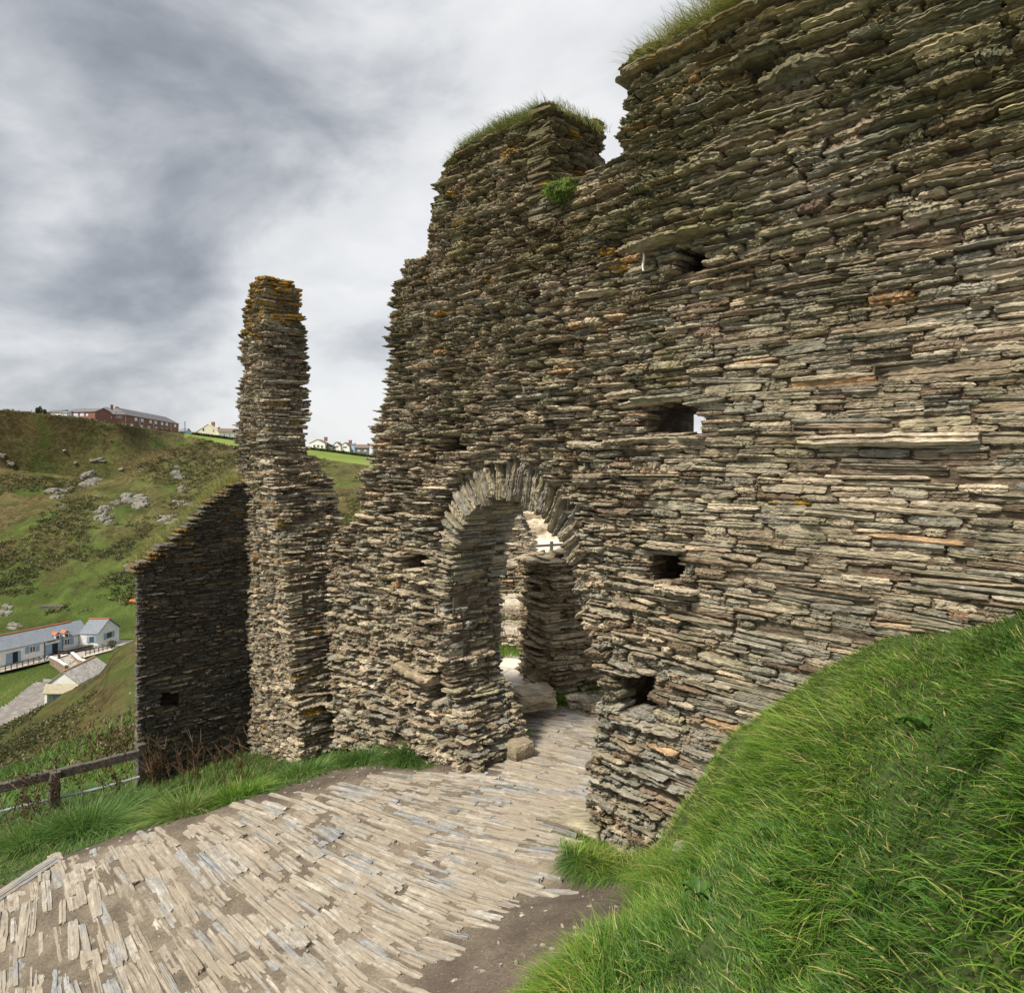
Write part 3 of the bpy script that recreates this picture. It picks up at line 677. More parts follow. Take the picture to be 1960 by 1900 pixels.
# ------------------------------------------------------------------ rocks and blocks
def icos(sub=4):
    import bmesh
    bm = bmesh.new(); bmesh.ops.create_icosphere(bm, subdivisions=sub, radius=1)
    V = np.array([v.co[:] for v in bm.verts]); F = np.array([[v.index for v in f.verts] for f in bm.faces]); bm.free(); return V, F
IC = {k: icos(k) for k in (2, 3, 4, 5)}
def rock(name, c, size, seed, mat, rot=0, box=.5, amp=.16, sub=4, fr=1.6, parent=None, layers=0.):
    V, F = IC[sub]; V = V.copy()
    m = np.max(np.abs(V), axis=1, keepdims=True); V = V*(1-box)+V/m*box*.82
    nrm = unit_rows(V); d = amp*fbm(V[:, 0]*fr+seed, V[:, 1]*fr, V[:, 2]*fr, 5, seed)
    if layers: d = d + layers*vnoise(V[:, 2]*9+seed, V[:, 0]*1.2, V[:, 1]*1.2, seed+3)
    V = V+nrm*d[:, None]; V = V*np.array(size)
    cr, sr = cos(rot), sin(rot); V = V@np.array([[cr, sr, 0], [-sr, cr, 0], [0, 0, 1]]) + np.asarray(c)
    return build(name, V, F, mat, parent, {'lc': V*.6, 'tone': np.full(len(V), .5+.3*sin(seed)), 'lich': np.zeros(len(V))})
M_boulder = m_slate('pale_boulder', [(0, (.24, .19, .125)), (.5, (.34, .28, .19)), (1, (.40, .335, .235))], dust=(.48, .39, .27), dustamt=.5, green=.25, bumps=1.0)
bp = P(1022, 1334, 6.2)
tag(rock('boulder', bp+np.array([0, 0, 0]), (.22, .17, .11), 3, M_boulder, rot=.3, box=.7, amp=.30, sub=5, fr=2.0, layers=.05), 'large pale flat topped boulder lying in the archway', 'boulder')
tag(rock('stone_block', P(989, 1432, 5.36), (.13, .13, .08), 5, M_boulder, rot=.75, box=.7, amp=.16, sub=5), 'squared stone block at the foot of the left door jamb', 'block')
tag(rock('threshold_stone', gxy(1105, 1560)+np.array([.02, 0, -.03]), (.22, .19, .055), 8, M_slate, rot=-.5, box=.85, amp=.1, sub=5), 'flat pale slab at the foot of the right door jamb', 'stone slab')
tag(rock('upright_stone', P(1302, 1672, 3.25), (.05, .11, .15), 9, M_slate, rot=-.4, box=.6, amp=.22, sub=4), 'upright slate stone half buried at the grass bank edge', 'stone')
# kerb slab at lower left
k0, k1 = gxy(-30, 1738), gxy(108, 1648); ax = unit(k1-k0); L = np.linalg.norm(k1-k0)
kb = Stones()
kb.add((k0+k1)/2+np.array([0, 0, .0]), ax, unit(np.cross(UP, ax)), UP, L, .085, .03, .08, .04, .75, 0)
tag(kb.build('kerb_stone', M_pave, None, M=20), 'long grey slate kerb edging the lower left of the path', 'kerb')

# ------------------------------------------------------------------ courtyard seen through the arch
def b_flag(t, bs, out):
    pos = t.n('ShaderNodeNewGeometry').outputs['Position']
    rot = t.n('ShaderNodeVectorRotate', ins={'Vector': pos, 'Angle': .5}); rot.rotation_type = 'Z_AXIS'
    br = t.n('ShaderNodeTexBrick', ins={'Vector': rot.outputs[0], 'Color1': (.60, .54, .45, 1), 'Color2': (.68, .62, .54, 1), 'Mortar': (.22, .17, .11, 1), 'Scale': 1.0, 'Mortar Size': .012, 'Brick Width': .75, 'Row Height': .38})
    g = t.noise(pos, 18, 5, .6)
    t.set(bs.inputs['Base Color'], t.mix(.5, br.outputs[0], t.ramp(g, [(.3, (.52, .46, .37)), (.7, (.74, .69, .60))]), 'MIX'))
    t.set(bs.inputs['Normal'], t.bump(t.math('ADD', g, t.math('MULTIPLY', br.outputs['Fac'], -2)), .4, .01))
M_flag = material('flagstones', b_flag)
def sheet(name, x0, x1, y0, y1, z, mat, st=.06, amp=.006, kind='structure', keepf=None):
    gx = np.arange(x0, x1, st); gy = np.arange(y0, y1, st); X_, Y_ = np.meshgrid(gx, gy, indexing='ij'); Z_ = z + amp*fbm(X_*6, Y_*6, 0, 3, 71)
    nx_, ny_ = X_.shape; I_, J_ = np.meshgrid(np.arange(nx_-1), np.arange(ny_-1), indexing='ij'); id_ = I_*ny_+J_; q = np.stack([id_, id_+ny_, id_+ny_+1, id_+1], -1)
    m = np.ones(I_.shape, bool) if keepf is None else keepf(X_[:-1, :-1], Y_[:-1, :-1])
    o = build(name, np.stack([X_, Y_, Z_], -1).reshape(-1, 3), q[m], mat); 
    if kind: tag(o, kind=kind)
    return o
sheet('courtyard_floor', -2.2, 5, 4.2, 24, -2.395, M_flag, .08, keepf=lambda x, y: (wn(x, y) < -.40) & ~(in_poly(x, y, dirt_xy) & in_poly(x+.1, y+.12, dirt_xy)))
def b_rubble(t, bs, out): b_mortar(t, bs, out)
def step_box(name, x0, x1, y0, y1, z0, z1, label):
    S = Stones(); zc = z0
    F_ = Face((x0, y0, 0), (1, 0, 0), (0, -1, 0), lambda a, z: .02*fbm(np.asarray(a)*4, z, 0, 2, 3))
    e = tag(empty(name, (x0, y0, z0)), label, 'step')
    fill(S, F_, z0, z1, lambda z: [(0, x1-x0)], h=(.035, .06), l=(.12, .35), pr=(.01, .05), B=.2, tonef=lambda a, z: R.random())
    for i in range(int((x1-x0)/.25)):
        for j in range(int((y1-y0)/.22)): S.add(np.array([x0+.12+i*.25+R.uniform(-.03, .03), y0+.1+j*.22, z1-.03+R.uniform(0, .012)]), (1, 0, 0), (0, 1, 0), UP, R.uniform(.22, .3), .21, .03, .03, .3, R.random(), 0)
    S.build('stonework', M_pale, e)
    V = np.array([(x, y, z) for x in (x0, x1) for y in (y0+.01, y1) for z in (z0-.1, z1-.02)]); build('core', V, np.array([[0, 1, 3, 2], [4, 6, 7, 5], [0, 4, 5, 1], [2, 3, 7, 6], [1, 5, 7, 3]]), M_mortar, e)
step_box('stone_step', -1.6, 1.2, 8.45, 9.35, -2.4, -2.2, 'low pale stone step behind the archway, the nearer one')
step_box('stone_step', -1.6, 1.2, 9.36, 10.7, -2.4, -2.10, 'pale stone terrace step behind the archway, the farther one')
def pier(name, label, cat, p0, p1, z0, topf, depth, mat, seed, h=(.03, .055), l=(.12, .38), pr=(.02, .1), bulge=None, side=True):
    p0 = np.array([*p0, 0.]); p1 = np.array([*p1, 0.]); A = unit(p1-p0); N = unit(np.cross(A, UP)); W = np.linalg.norm(p1-p0)
    if N@(-p0) < 0: N = -N
    off = lambda a, z: (bulge(a, z) if bulge else 0) + .03*fbm(np.asarray(a)*3, np.asarray(z)*3, 0, 3, seed)
    F_ = Face(p0, A, N, off); e = tag(empty(name, (*p0[:2], z0)), label, cat); zt = max(topf(a) for a in np.linspace(0, W, 20))
    poly = [(0, z0), (W, z0)] + [(a, topf(a)) for a in np.linspace(W, 0, 20)]
    V, f = slab_core(F_, lambda a, z: in_poly(a, z, poly), -.05, W+.05, z0-.05, zt+.05, .03, depth); build('mortar_core', V, f, M_mortar, e)
    S = Stones(); fill(S, F_, z0, zt, lambda z: scan(poly, z), h=h, l=l, pr=pr, B=.15, rough=1.1)
    if side:
        for (o_, nrm) in ((p0, -A), (p1, A)):
            Fs = Face(o_, -N, nrm, lambda a, z: .02*fbm(np.asarray(a)*4, np.asarray(z)*4, 2, 3, seed)); fill(S, Fs, z0, topf(0 if nrm is not A else W)-.02, lambda z: [(-.03, depth)], h=h, l=l, pr=pr, B=.12)
    for i in range(int(W*depth/.02)):
        a = R.uniform(0, W); S.add(p0+A*a-N*R.uniform(.02, depth)+UP*(topf(a)+R.uniform(-.02, .01)), A, UP, N, R.uniform(.15, .3), .03, .1, .1, 1, R.random(), 0)
    S.build('stonework', mat, e); return e
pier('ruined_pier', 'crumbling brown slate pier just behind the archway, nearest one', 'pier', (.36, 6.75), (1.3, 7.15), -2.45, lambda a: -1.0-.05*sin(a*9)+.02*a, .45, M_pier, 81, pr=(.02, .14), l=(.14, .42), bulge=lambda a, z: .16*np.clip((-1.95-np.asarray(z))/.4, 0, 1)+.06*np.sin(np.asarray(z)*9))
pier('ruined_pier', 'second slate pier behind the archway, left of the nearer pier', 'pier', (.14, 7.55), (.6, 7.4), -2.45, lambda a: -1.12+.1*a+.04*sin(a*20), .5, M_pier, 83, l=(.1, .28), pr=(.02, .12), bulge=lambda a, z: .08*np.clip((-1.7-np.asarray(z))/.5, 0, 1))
pier('low_wall', 'low dark stub of wall at the far end of the pale terrace', 'wall', (-.35, 10.75), (.17, 10.75), -2.45, lambda a: -1.68, .5, M_slate, 85)
pier('ruined_wall', 'tall far ruin wall beyond the terrace seen through the arch', 'wall', (-1.2, 13.2), (.34, 13.0), -2.6, lambda a: -.95-.9*max(0, (a-1.30))/.25*.6, .6, M_pale, 87, l=(.15, .4))
tag(rock('cliff', (3.6, 23, -2.3), (5.2, 2.5, 1.45), 12, m_slate('cliff_rock', [(0, (.42, .34, .24)), (.5, (.50, .42, .31)), (1, (.58, .50, .37))], dust=(.5, .42, .3), dustamt=.3, green=.25, bumps=1.0), box=.5, amp=.32, sub=5, fr=3.2, layers=.05), 'pale rugged rock face far behind the archway', 'rock')
# steps at the foot of the nearest pier
S = Stones()
for k in range(9): S.add(np.array([.62+.05*k+R.uniform(-.05, .05), 6.45+R.uniform(-.12, .12)-.0*k, -2.35+.028*(k % 4)]), unit((1, .2, 0)), unit((-.2, 1, 0)), UP, R.uniform(.25, .42), .2, .02, .03, .6, R.random(), 0)
tag(S.build('loose_slabs', M_slate, None), 'flat loose slate slabs at the foot of the near pier', 'stone slabs')

# ------------------------------------------------------------------ valley terrain
U0, U1 = -1.9, 1.3
us = np.concatenate([np.linspace(U0, -.80, 90)[:-1], np.linspace(-.80, -.16, 470)[:-1], np.linspace(-.16, U1, 60)])
kx = lambda xs: (np.array(xs)-CX)/FPX
def row(Y, xs, zs=None, pys=None, Ys=None):
    Yv = np.interp(us, kx(xs), Ys) if Ys is not None else np.full(len(us), float(Y))
    zv = np.interp(us, kx(xs), zs) if zs is not None else (HY-np.interp(us, kx(xs), pys))/FPX*Yv
    return Yv, zv
RX = [-500, 0, 120, 239, 342, 480, 600, 720, 1200]
rows_raw = rows_ = [row(4.5, [0], [-3.35]), row(6.0, [0], [-3.5]),
  row(10, [-500, 0, 60, 130, 262, 480], [-5.4, -4.66, -4.52, -4.2, -3.77, -3.5]),
  row(14, [0], [-8.]), row(45, [0], [-24]),
  row(80, [-500, 0, 70, 150, 195, 217, 262, 480, 720, 1200], pys=[1650, 1403, 1362, 1312, 1280, 1248, 1219, 1150, 1100, 1100]),
  row(92, [0], [-43.5]), row(104, [0], [-42.6]), row(112, [-500, 0, 90, 260], [-39.2, -40.7, -41.2, -40]), row(120, [-500, 0, 95, 130, 260], [-38.3, -38.5, -39.6, -40.1, -38.5]), row(130, [0], [-38.2]),
  row(146, [0], [-38.]), row(154, [0], [-37.2]), 
  row(205, [-500, 0, 260, 480, 720, 1200], [-24, -23, -24, -20, -16, -14]),
  row(250, RX, [2, -3, -6, -8, -9, -6, -5, -5, -8]),
  row(0, RX, pys=[775, 784, 797, 813, 829, 850, 862, 878, 900], Ys=[240, 243, 246, 258, 296, 300, 300, 300, 300]),
  row(0, RX, pys=[775, 783, 795, 812, 828, 845, 857, 871, 892], Ys=[262, 266, 270, 280, 330, 338, 338, 338, 338]),
]
bz = rows_[-2]; zl = rows_[-1]; lf_ = us < kx([300])[0]; zl[1][lf_] = bz[1][lf_]+.3
_k = np.hanning(41); _k /= _k.sum()
for q in (13, 14, 15, 16):
    for c_ in (0, 1): a_ = rows_[q][c_]; a_[:] = np.convolve(np.pad(a_, 20, 'edge'), _k, 'valid')
rows_.append((zl[0]+110, zl[1]-1)); rows_.append((zl[0]+900, zl[1]-6)); rows_.append((zl[0]+3500, zl[1]-20))
nsub = [3, 20, 14, 30, 70, 18, 14, 16, 14, 6, 16, 10, 90, 90, 70, 20, 6, 5, 5]
Yr, Zr, wide = [], [], []
for i in range(len(rows_)-1):
    for k in range(nsub[i]):
        f_ = k/nsub[i]; Yr.append(rows_[i][0]*(1-f_)+rows_[i+1][0]*f_); Zr.append(rows_[i][1]*(1-f_)+rows_[i+1][1]*f_)
Yr.append(rows_[-1][0]); Zr.append(rows_[-1][1]); Yr = np.array(Yr); Zr = np.array(Zr)
# soften the creases between rows (not the near ones)
for _ in range(3): Zr[25:-12] = (Zr[24:-13]+2*Zr[25:-12]+Zr[26:-11])/4
TX = us[None, :]*Yr; TY = Yr
hw = np.clip((TY-150)/40, 0, 1)*np.clip((243-TY)/45, 0.02, 1)
midw = np.clip((TY-15)/20, 0, 1)*np.clip((93-TY)/10, 0, 1)
Zr = Zr + hw*(3.6*fbm(TX/38, TY/38, 0, 4, 91) + 2.4*np.abs(fbm(TX/9, TY/14, 0, 3, 92)) + .9*fbm(TX/2.6, TY/2.6, 0, 3, 93)) + midw*(.9*fbm(TX/7, TY/7, 0, 4, 94)+.35*np.abs(fbm(TX/1.5, TY/1.5, 0, 3, 95))) + .09*fbm(TX, TY, 0, 3, 96)*(TY < 16)
tpx = CX+FPX*us[None, :]+0*Yr; tpy = HY-FPX*Zr/TY
def edge(v, lo, hi): return np.clip((v-lo)/(hi-lo), 0, 1)
fy = np.interp(us, kx([355, 365, 460, 600, 720, 1200]), [838, 834, 858, 876, 893, 915])[None, :]   # lower boundary of the mown field
field = ((tpx > 352) & (TY > 270) & (TY < 2000) & (tpy < fy)).astype(float)
field = np.maximum(field, .0)
road = ((TY > 99) & (TY < 122)).astype(float)
rc = np.interp(TY, [95, 107, 113, 119, 125], [-85, -82.8, -80.2, -80.6, -80.]); road *= (np.abs(TX-rc+ .5) < 3.1)
near = (TY < 14).astype(float)*1.0
V = np.stack([TX, TY, Zr], -1).reshape(-1, 3); a_, b_ = TX.shape; I, J = np.meshgrid(np.arange(a_-1), np.arange(b_-1), indexing='ij'); id_ = I*b_+J
TF = np.stack([id_, id_+1, id_+b_+1, id_+b_], -1).reshape(-1, 4)
def b_hill(t, bs, out):
    pos = t.n('ShaderNodeNewGeometry').outputs['Position']; fld = t.attr('field'); nr = t.attr('nearg'); sc_ = t.attr('wild')
    p1 = t.vmath('MULTIPLY', pos, (.022, .016, .03)); big = t.noise(p1, 1, 5, .6, .8)
    mid = t.noise(t.vmath('MULTIPLY', pos, (.13, .09, .16)), 1, 6, .68, .5); fine = t.noise(pos, .9, 6, .72); sm_ = t.noise(pos, 3.5, 4, .7)
    g = t.ramp(t.math('ADD', t.math('MULTIPLY', mid, .7), t.math('MULTIPLY', fine, .55)), [(.42, (.030, .034, .013)), (.56, (.070, .077, .025)), (.68, (.12, .127, .042)), (.84, (.21, .20, .08))])
    br = t.ramp(t.math('ADD', t.math('MULTIPLY', mid, .5), t.math('MULTIPLY', fine, .7)), [(.42, (.045, .034, .018)), (.58, (.11, .085, .038)), (.76, (.20, .165, .07)), (.9, (.28, .245, .12))])
    gr = t.ramp(t.math('ADD', mid, t.math('MULTIPLY', sm_, .4)), [(.5, (.045, .07, .016)), (.75, (.08, .122, .026)), (1., (.15, .185, .05))])
    c_ = t.mix(t.smooth(t.math('ADD', big, t.math('MULTIPLY', fine, .35)), .54, .74), g, br)
    z_ = t.n('ShaderNodeSeparateXYZ', ins={0: pos}).outputs[2]
    low = t.smooth(t.math('ADD', t.math('MULTIPLY', z_, -.05), t.math('MULTIPLY', mid, 2.4)), 2.1, 3.0)
    c_ = t.mix(t.math('MULTIPLY', low, .9), c_, gr)
    c_ = t.mix(t.math('MULTIPLY', t.smooth(t.noise(p1, 3.1, 4, .6), .55, .66), .75), c_, gr)
    c_ = t.mix(t.math('MULTIPLY', t.smooth(mid, .56, .66), t.math('MULTIPLY', sc_, .8)), c_, t.ramp(fine, [(.35, (.13, .12, .045)), (.65, (.28, .25, .10))]))
    ff_ = t.ramp(t.noise(pos, .08, 4), [(.35, (.12, .165, .035)), (.65, (.18, .22, .055))]); c_ = t.mix(fld, c_, ff_)
    nn_ = t.ramp(t.math('ADD', t.math('MULTIPLY', t.noise(pos, 1.2, 4), .7), t.math('MULTIPLY', t.noise(t.vmath('MULTIPLY', pos, (14, 14, 3)), 1, 4, .7), .5)), [(.45, (.07, .11, .02)), (.6, (.14, .20, .035)), (.75, (.24, .29, .08))]); c_ = t.mix(nr, c_, nn_)
    t.set(bs.inputs['Base Color'], c_); bs.inputs['Roughness'].default_value = 1; bs.inputs['Specular IOR Level'].default_value = .08
    t.set(bs.inputs['Normal'], t.bump(t.math('ADD', t.math('ADD', fine, t.math('MULTIPLY', sm_, .5)), t.math('MULTIPLY', mid, 1.5)), t.math('SUBTRACT', .9, t.math('MULTIPLY', fld, .75)), .9))
M_hill = material('moorland', b_hill)
wild = (edge(TX/TY, -.50, -.42)*edge(TY, 150, 200)*.9)
tag(build('hillside', V, [TF], M_hill, None, {'field': field.ravel(), 'nearg': near.ravel(), 'wild': wild.ravel()}, smooth=True), kind='structure')
def tz(x, y):
    """terrain height by nearest lookup"""
    u = x/y; j = int(np.argmin(np.abs(us-u))); return float(np.interp(y, Yr[:, j], Zr[:, j]))
def hit(px, py, ymin=16):
    """first terrain point along the sight line of a photo pixel"""
    u = (px-CX)/FPX; j = int(np.argmin(np.abs(us-u))); yy = HY-FPX*Zr[:, j]/Yr[:, j]
    for i in range(len(yy)-1):
        if Yr[i, j] >= ymin and yy[i] >= py > yy[i+1]: return np.array([u*Yr[i, j], Yr[i, j], Zr[i, j]])
    return None
def b_road(t, bs, out):
    pos = t.n('ShaderNodeNewGeometry').outputs['Position']; a = t.noise(pos, .9, 5, .7)
    t.set(bs.inputs['Base Color'], t.ramp(a, [(.3, (.13, .12, .105)), (.55, (.20, .18, .16)), (.7, (.34, .32, .29))])); bs.inputs['Roughness'].default_value = .9
M_road = material('track', b_road)
rm_ = (road[:-1, :-1] > 0) & (road[1:, 1:] > 0)
f = TF[rm_.ravel()]
if len(f):
    uu, inv = np.unique(f, return_inverse=True); tag(build('road', V[uu]+np.array([0, 0, .12]), inv.reshape(-1, 4), M_road, smooth=True), kind='structure')

M_outc = m_slate('outcrop_rock', [(0, (.09, .08, .065)), (.5, (.15, .138, .115)), (1, (.22, .20, .17))], dust=(.34, .32, .27), dustamt=.6, green=.9, bumps=1.)
def outcrop(px, py, wpx, hpx, seed, label, tilt=0, n=4):
    h = hit(px, py)
    if h is None: print('no hit', px, py); return
    m = h[1]/FPX; e = tag(empty('rock_outcrop', h), label, 'rock', 'rock outcrops on the far hillside'); rg = np.random.default_rng(seed)
    Vs, Fs = [], []; nb = 0
    for k in range(n):
        V_, F_ = IC[4 if wpx > 25 else 3]; V_ = V_.copy(); mm = np.max(np.abs(V_), axis=1, keepdims=True); V_ = V_*.6+V_/mm*.33
        q = V_*1.9+rg.uniform(0, 50, 3); V_ = V_+unit_rows(V_)*(.30*fbm(q[:, 0], q[:, 1], q[:, 2], 4, seed)+.22*np.abs(fbm(q[:, 0]*2.2, q[:, 1]*2.2, q[:, 2]*2.2, 3, seed+9)))[:, None]
        dx, dz = rg.uniform(-.34, .34)*wpx*m, rg.uniform(-.34, .34)*hpx*m
        sx, sz = wpx*m*rg.uniform(.07, .30), hpx*m*rg.uniform(.08, .28)
        if n == 1: dx = dz = 0; sx, sz = wpx*m*.5, hpx*m*.5
        p = hit(px+dx/m, py-dz/m); p = h if p is None or abs(p[1]-h[1]) > 40 else p
        an = rg.uniform(-.4, .4)+tilt; V_ = V_*np.array([sx, min(sx, 1.6*sz)*.9, sz]); V_ = V_@np.array([[cos(an), 0, sin(an)], [0, 1, 0], [-sin(an), 0, cos(an)]])
        Vs.append(V_+p-UP*sz*.45); Fs.append(F_+nb); nb += len(V_)
    Vs = np.concatenate(Vs); build('rock', Vs, np.concatenate(Fs), M_outc, e, {'lc': (Vs-h)*.12, 'tone': np.full(len(Vs), .6), 'lich': np.zeros(len(Vs))}, smooth=False)
for i, a in enumerate([
    (172, 915, 42, 38, 'grey boulder outcrop leaning right, upper middle of the hillside'), (118, 942, 58, 30, 'white speckled rock patch left of the leaning grey outcrop'),
    (262, 955, 66, 44, 'broad dark grey crag in the middle of the hillside'), (198, 985, 40, 46, 'jagged crag below the leaning grey outcrop'), (222, 962, 26, 30, 'small pale knob between the two dark crags'),
    (335, 905, 34, 46, 'tall brownish scar high on the right of the hillside'), (350, 935, 22, 30, 'lower part of the brownish scar beside the wall top'), (352, 965, 50, 20, 'flat pale ledge close above the sloping buttress top'),
    (328, 998, 52, 32, 'pale rounded crag just above the sloping buttress top'), (188, 878, 30, 8, 'thin white ledge high on the hillside'), (266, 899, 18, 7, 'small white ledge right of the thin one'),
    (124, 861, 8, 5, 'lone white rock below the low hotel wing'), (232, 896, 10, 7, 'small white rock left of the brownish scar'), (3, 868, 18, 18, 'pale rock at the far left under the skyline'),
    (20, 885, 16, 12, 'small grey rock at the far left'), (8, 1170, 36, 38, 'grey scree rocks at the left above the white building'), (30, 1195, 30, 16, 'low grey rocks just above the slate roof'),
    (145, 884, 8, 6, 'tiny white rock under the high gorse patch'), (120, 968, 20, 12, 'dark rock under the white speckled patch'), (22, 970, 14, 9, 'small dark rock at the left edge of the hillside')]):
    outcrop(*a[:4], 200+i, a[4], n=1 if a[2] < 12 else (5 if a[2] < 30 else 12))
for i, a in enumerate([(237, 1378-0, 34, 20, 'grey rock in the grassy spur left of the buttress'), (203, 1372, 8, 12, 'small white rock on the grassy spur'), (155, 1412, 26, 12, 'dark rock patch low on the grassy spur'), (103, 1462, 18, 10, 'pale rocks at the foot of the grassy spur'), (250, 1325, 6, 6, 'tiny white rock high on the grassy spur')]):
    outcrop(*a[:4], 300+i, a[4], n=1 if a[2] < 12 else 4)

# low scrub scattered over the far slope and the spur
def scrub(name, nb, y0, y1, umin, umax, size, mat, label, seed, thr=0.0, k=14):
    rg = np.random.default_rng(seed); V_ = []; T_ = []
    js = rg.integers(0, len(us), nb*3); js = js[(us[js] > umin) & (us[js] < umax)]; yy = rg.uniform(y0, y1, len(js))
    zz = np.array([np.interp(y_, Yr[:, j], Zr[:, j]) for y_, j in zip(yy, js)]); xx = us[js]*yy
    fm = field[np.array([min(int(np.searchsorted(Yr[:, j], y_)), Yr.shape[0]-1) for y_, j in zip(yy, js)]), js] < .5
    m = ((fbm(xx/16, yy/16, 0, 4, seed)-thr)*3.2+.35 > rg.random(len(xx))) & fm; xx, yy, zz = xx[m], yy[m], zz[m]; n = len(xx)
    sz = size*rg.uniform(.5, 1.6, n); tn = np.clip(.5+.5*fbm(xx/20, yy/20, 5, 2, seed+1)+rg.normal(0, .15, n), 0, 1)
    d = rg.normal(0, 1, (n, k, 3)); d[..., 2] = np.abs(d[..., 2])*.55; c = np.stack([xx, yy, zz], -1)[:, None]+d*sz[:, None, None]*.55
    c = c.reshape(-1, 3); sd = unit_rows(rg.normal(0, 1, c.shape)); s2 = unit_rows(np.cross(sd, rg.normal(0, 1, c.shape))); l = (np.repeat(sz, k)*.32)[:, None]
    V_ = np.stack([c-sd*l, c-s2*l*.6, c+sd*l, c+s2*l*.6], 1).reshape(-1, 3)
    tag(build(name, V_, (np.arange(len(c))*4)[:, None]+np.arange(4)[None], mat, None, {'tone': np.repeat(np.clip(np.repeat(tn, k)+rg.normal(0, .12, len(c)), 0, 1), 4), 'hh': np.zeros(4*len(c))}), label, 'scrub', kind='stuff'); print(name, n)
M_scrub = m_grass('moor_scrub', [(0, (.045, .058, .018)), (.35, (.075, .09, .026)), (.6, (.10, .085, .036)), (.8, (.135, .13, .045)), (1, (.18, .17, .07))])
scrub('scrub', 9000, 156, 305, -1.0, -.15, .75, M_scrub, 'dark heather and gorse scrub on the far hillside', 401, .06)
scrub('scrub', 6000, 52, 92, -1.0, -.45, .38, M_scrub, 'low brown scrub on the grassy spur below the buttress', 402, .08)

# ------------------------------------------------------------------ simple building kit
def m_plain(name, c, rg=.8, n=.15, sc=1.2, bump=.2, spec=.3):
    def b(t, bs, out):
        pos = t.n('ShaderNodeNewGeometry').outputs['Position']; a = t.noise(pos, sc, 5, .65)
        t.set(bs.inputs['Base Color'], t.mix(1., c, t.ramp(a, [(.3, 1-n), (.7, 1+n*.6)]), 'MULTIPLY')); bs.inputs['Roughness'].default_value = rg; bs.inputs['Specular IOR Level'].default_value = spec
        t.set(bs.inputs['Normal'], t.bump(a, bump, .05))
    return material(name, b)
def b_brick(t, bs, out):
    pos = t.n('ShaderNodeNewGeometry').outputs['Position']; s3 = t.n('ShaderNodeSeparateXYZ', ins={0: pos})
    v = t.n('ShaderNodeCombineXYZ', ins={0: t.math('ADD', s3.outputs[0], s3.outputs[1]), 1: s3.outputs[2]}).outputs[0]
    br = t.n('ShaderNodeTexBrick', ins={'Vector': v, 'Color1': (.25, .095, .065, 1), 'Color2': (.19, .07, .05, 1), 'Mortar': (.24, .17, .13, 1), 'Scale': 1., 'Mortar Size': .01, 'Brick Width': .23, 'Row Height': .075})
    t.set(bs.inputs['Base Color'], br.outputs[0])
M_brick = material('red_brick', b_brick)
M_wht = m_plain('white_render', (.78, .76, .70), n=.12); M_cream = m_plain('cream_render', (.66, .60, .47)); M_limew = None
def b_lime(t, bs, out):
    pos = t.n('ShaderNodeNewGeometry').outputs['Position']; a = t.noise(t.vmath('MULTIPLY', pos, (1.2, 1.2, 3.5)), 1, 5, .7)
    t.set(bs.inputs['Base Color'], t.ramp(a, [(.42, (.80, .80, .78)), (.62, (.70, .67, .60)), (.72, (.45, .37, .26))])); t.set(bs.inputs['Normal'], t.bump(a, .5, .08))
M_lime = material('limewashed_stone', b_lime)
def m_tiles(name, c0, c1, hy=.22):
    def b(t, bs, out):
        pos = t.n('ShaderNodeNewGeometry').outputs['Position']; s3 = t.n('ShaderNodeSeparateXYZ', ins={0: pos})
        v = t.n('ShaderNodeCombineXYZ', ins={0: t.math('ADD', s3.outputs[0], s3.outputs[1]), 1: s3.outputs[2]}).outputs[0]
        br = t.n('ShaderNodeTexBrick', ins={'Vector': v, 'Color1': (*c0, 1), 'Color2': (*c1, 1), 'Mortar': tuple(x*.5 for x in c0)+(1,), 'Scale': 1., 'Mortar Size': .015, 'Brick Width': .4, 'Row Height': hy})
        t.set(bs.inputs['Base Color'], t.mix(.4, br.outputs[0], t.ramp(t.noise(pos, .8, 5, .7), [(.35, c0), (.65, c1)]))); bs.inputs['Roughness'].default_value = .7
    return material(name, b)
M_roofs = m_tiles('slate_roof', (.16, .18, .21), (.22, .24, .27)); M_roofd = m_tiles('dark_roof', (.12, .11, .12), (.17, .16, .165)); M_roofst = m_tiles('stone_slate_roof', (.26, .23, .20), (.50, .47, .43), .35)
M_roofbr = m_tiles('brown_roof', (.16, .12, .10), (.22, .17, .14)); M_pan = m_plain('terracotta_ridge', (.42, .15, .08)); M_moss = m_tiles('mossy_roof', (.33, .29, .19), (.42, .38, .27), .3)
M_win = m_plain('window_glass', (.06, .07, .08), rg=.15, spec=.6); M_winl = m_plain('pale_window', (.55, .62, .68), rg=.3); M_wfr = m_plain('white_paint', (.8, .8, .78)); M_blue = m_plain('blue_grey_paint', (.24, .36, .46)); M_grey = m_plain('lead_grey', (.12, .125, .135)); M_sign = m_plain('black_sign', (.02, .02, .02)); M_lblue = m_plain('sky_blue_render', (.28, .52, .74)); M_gstone = m_plain('grey_stone', (.20, .19, .19)); M_pink = m_plain('crimson_paint', (.45, .10, .16))
M_wood = m_plain('weathered_wood', (.115, .10, .085), n=.4, sc=20, bump=.5); M_dwood = m_plain('dark_wood', (.10, .085, .075), n=.3, sc=6); M_metal = m_plain('galvanised_pipe', (.35, .37, .40), rg=.4); M_stonew = m_plain('rubble_stone', (.26, .20, .15), n=.5, sc=2.5, bump=.8)

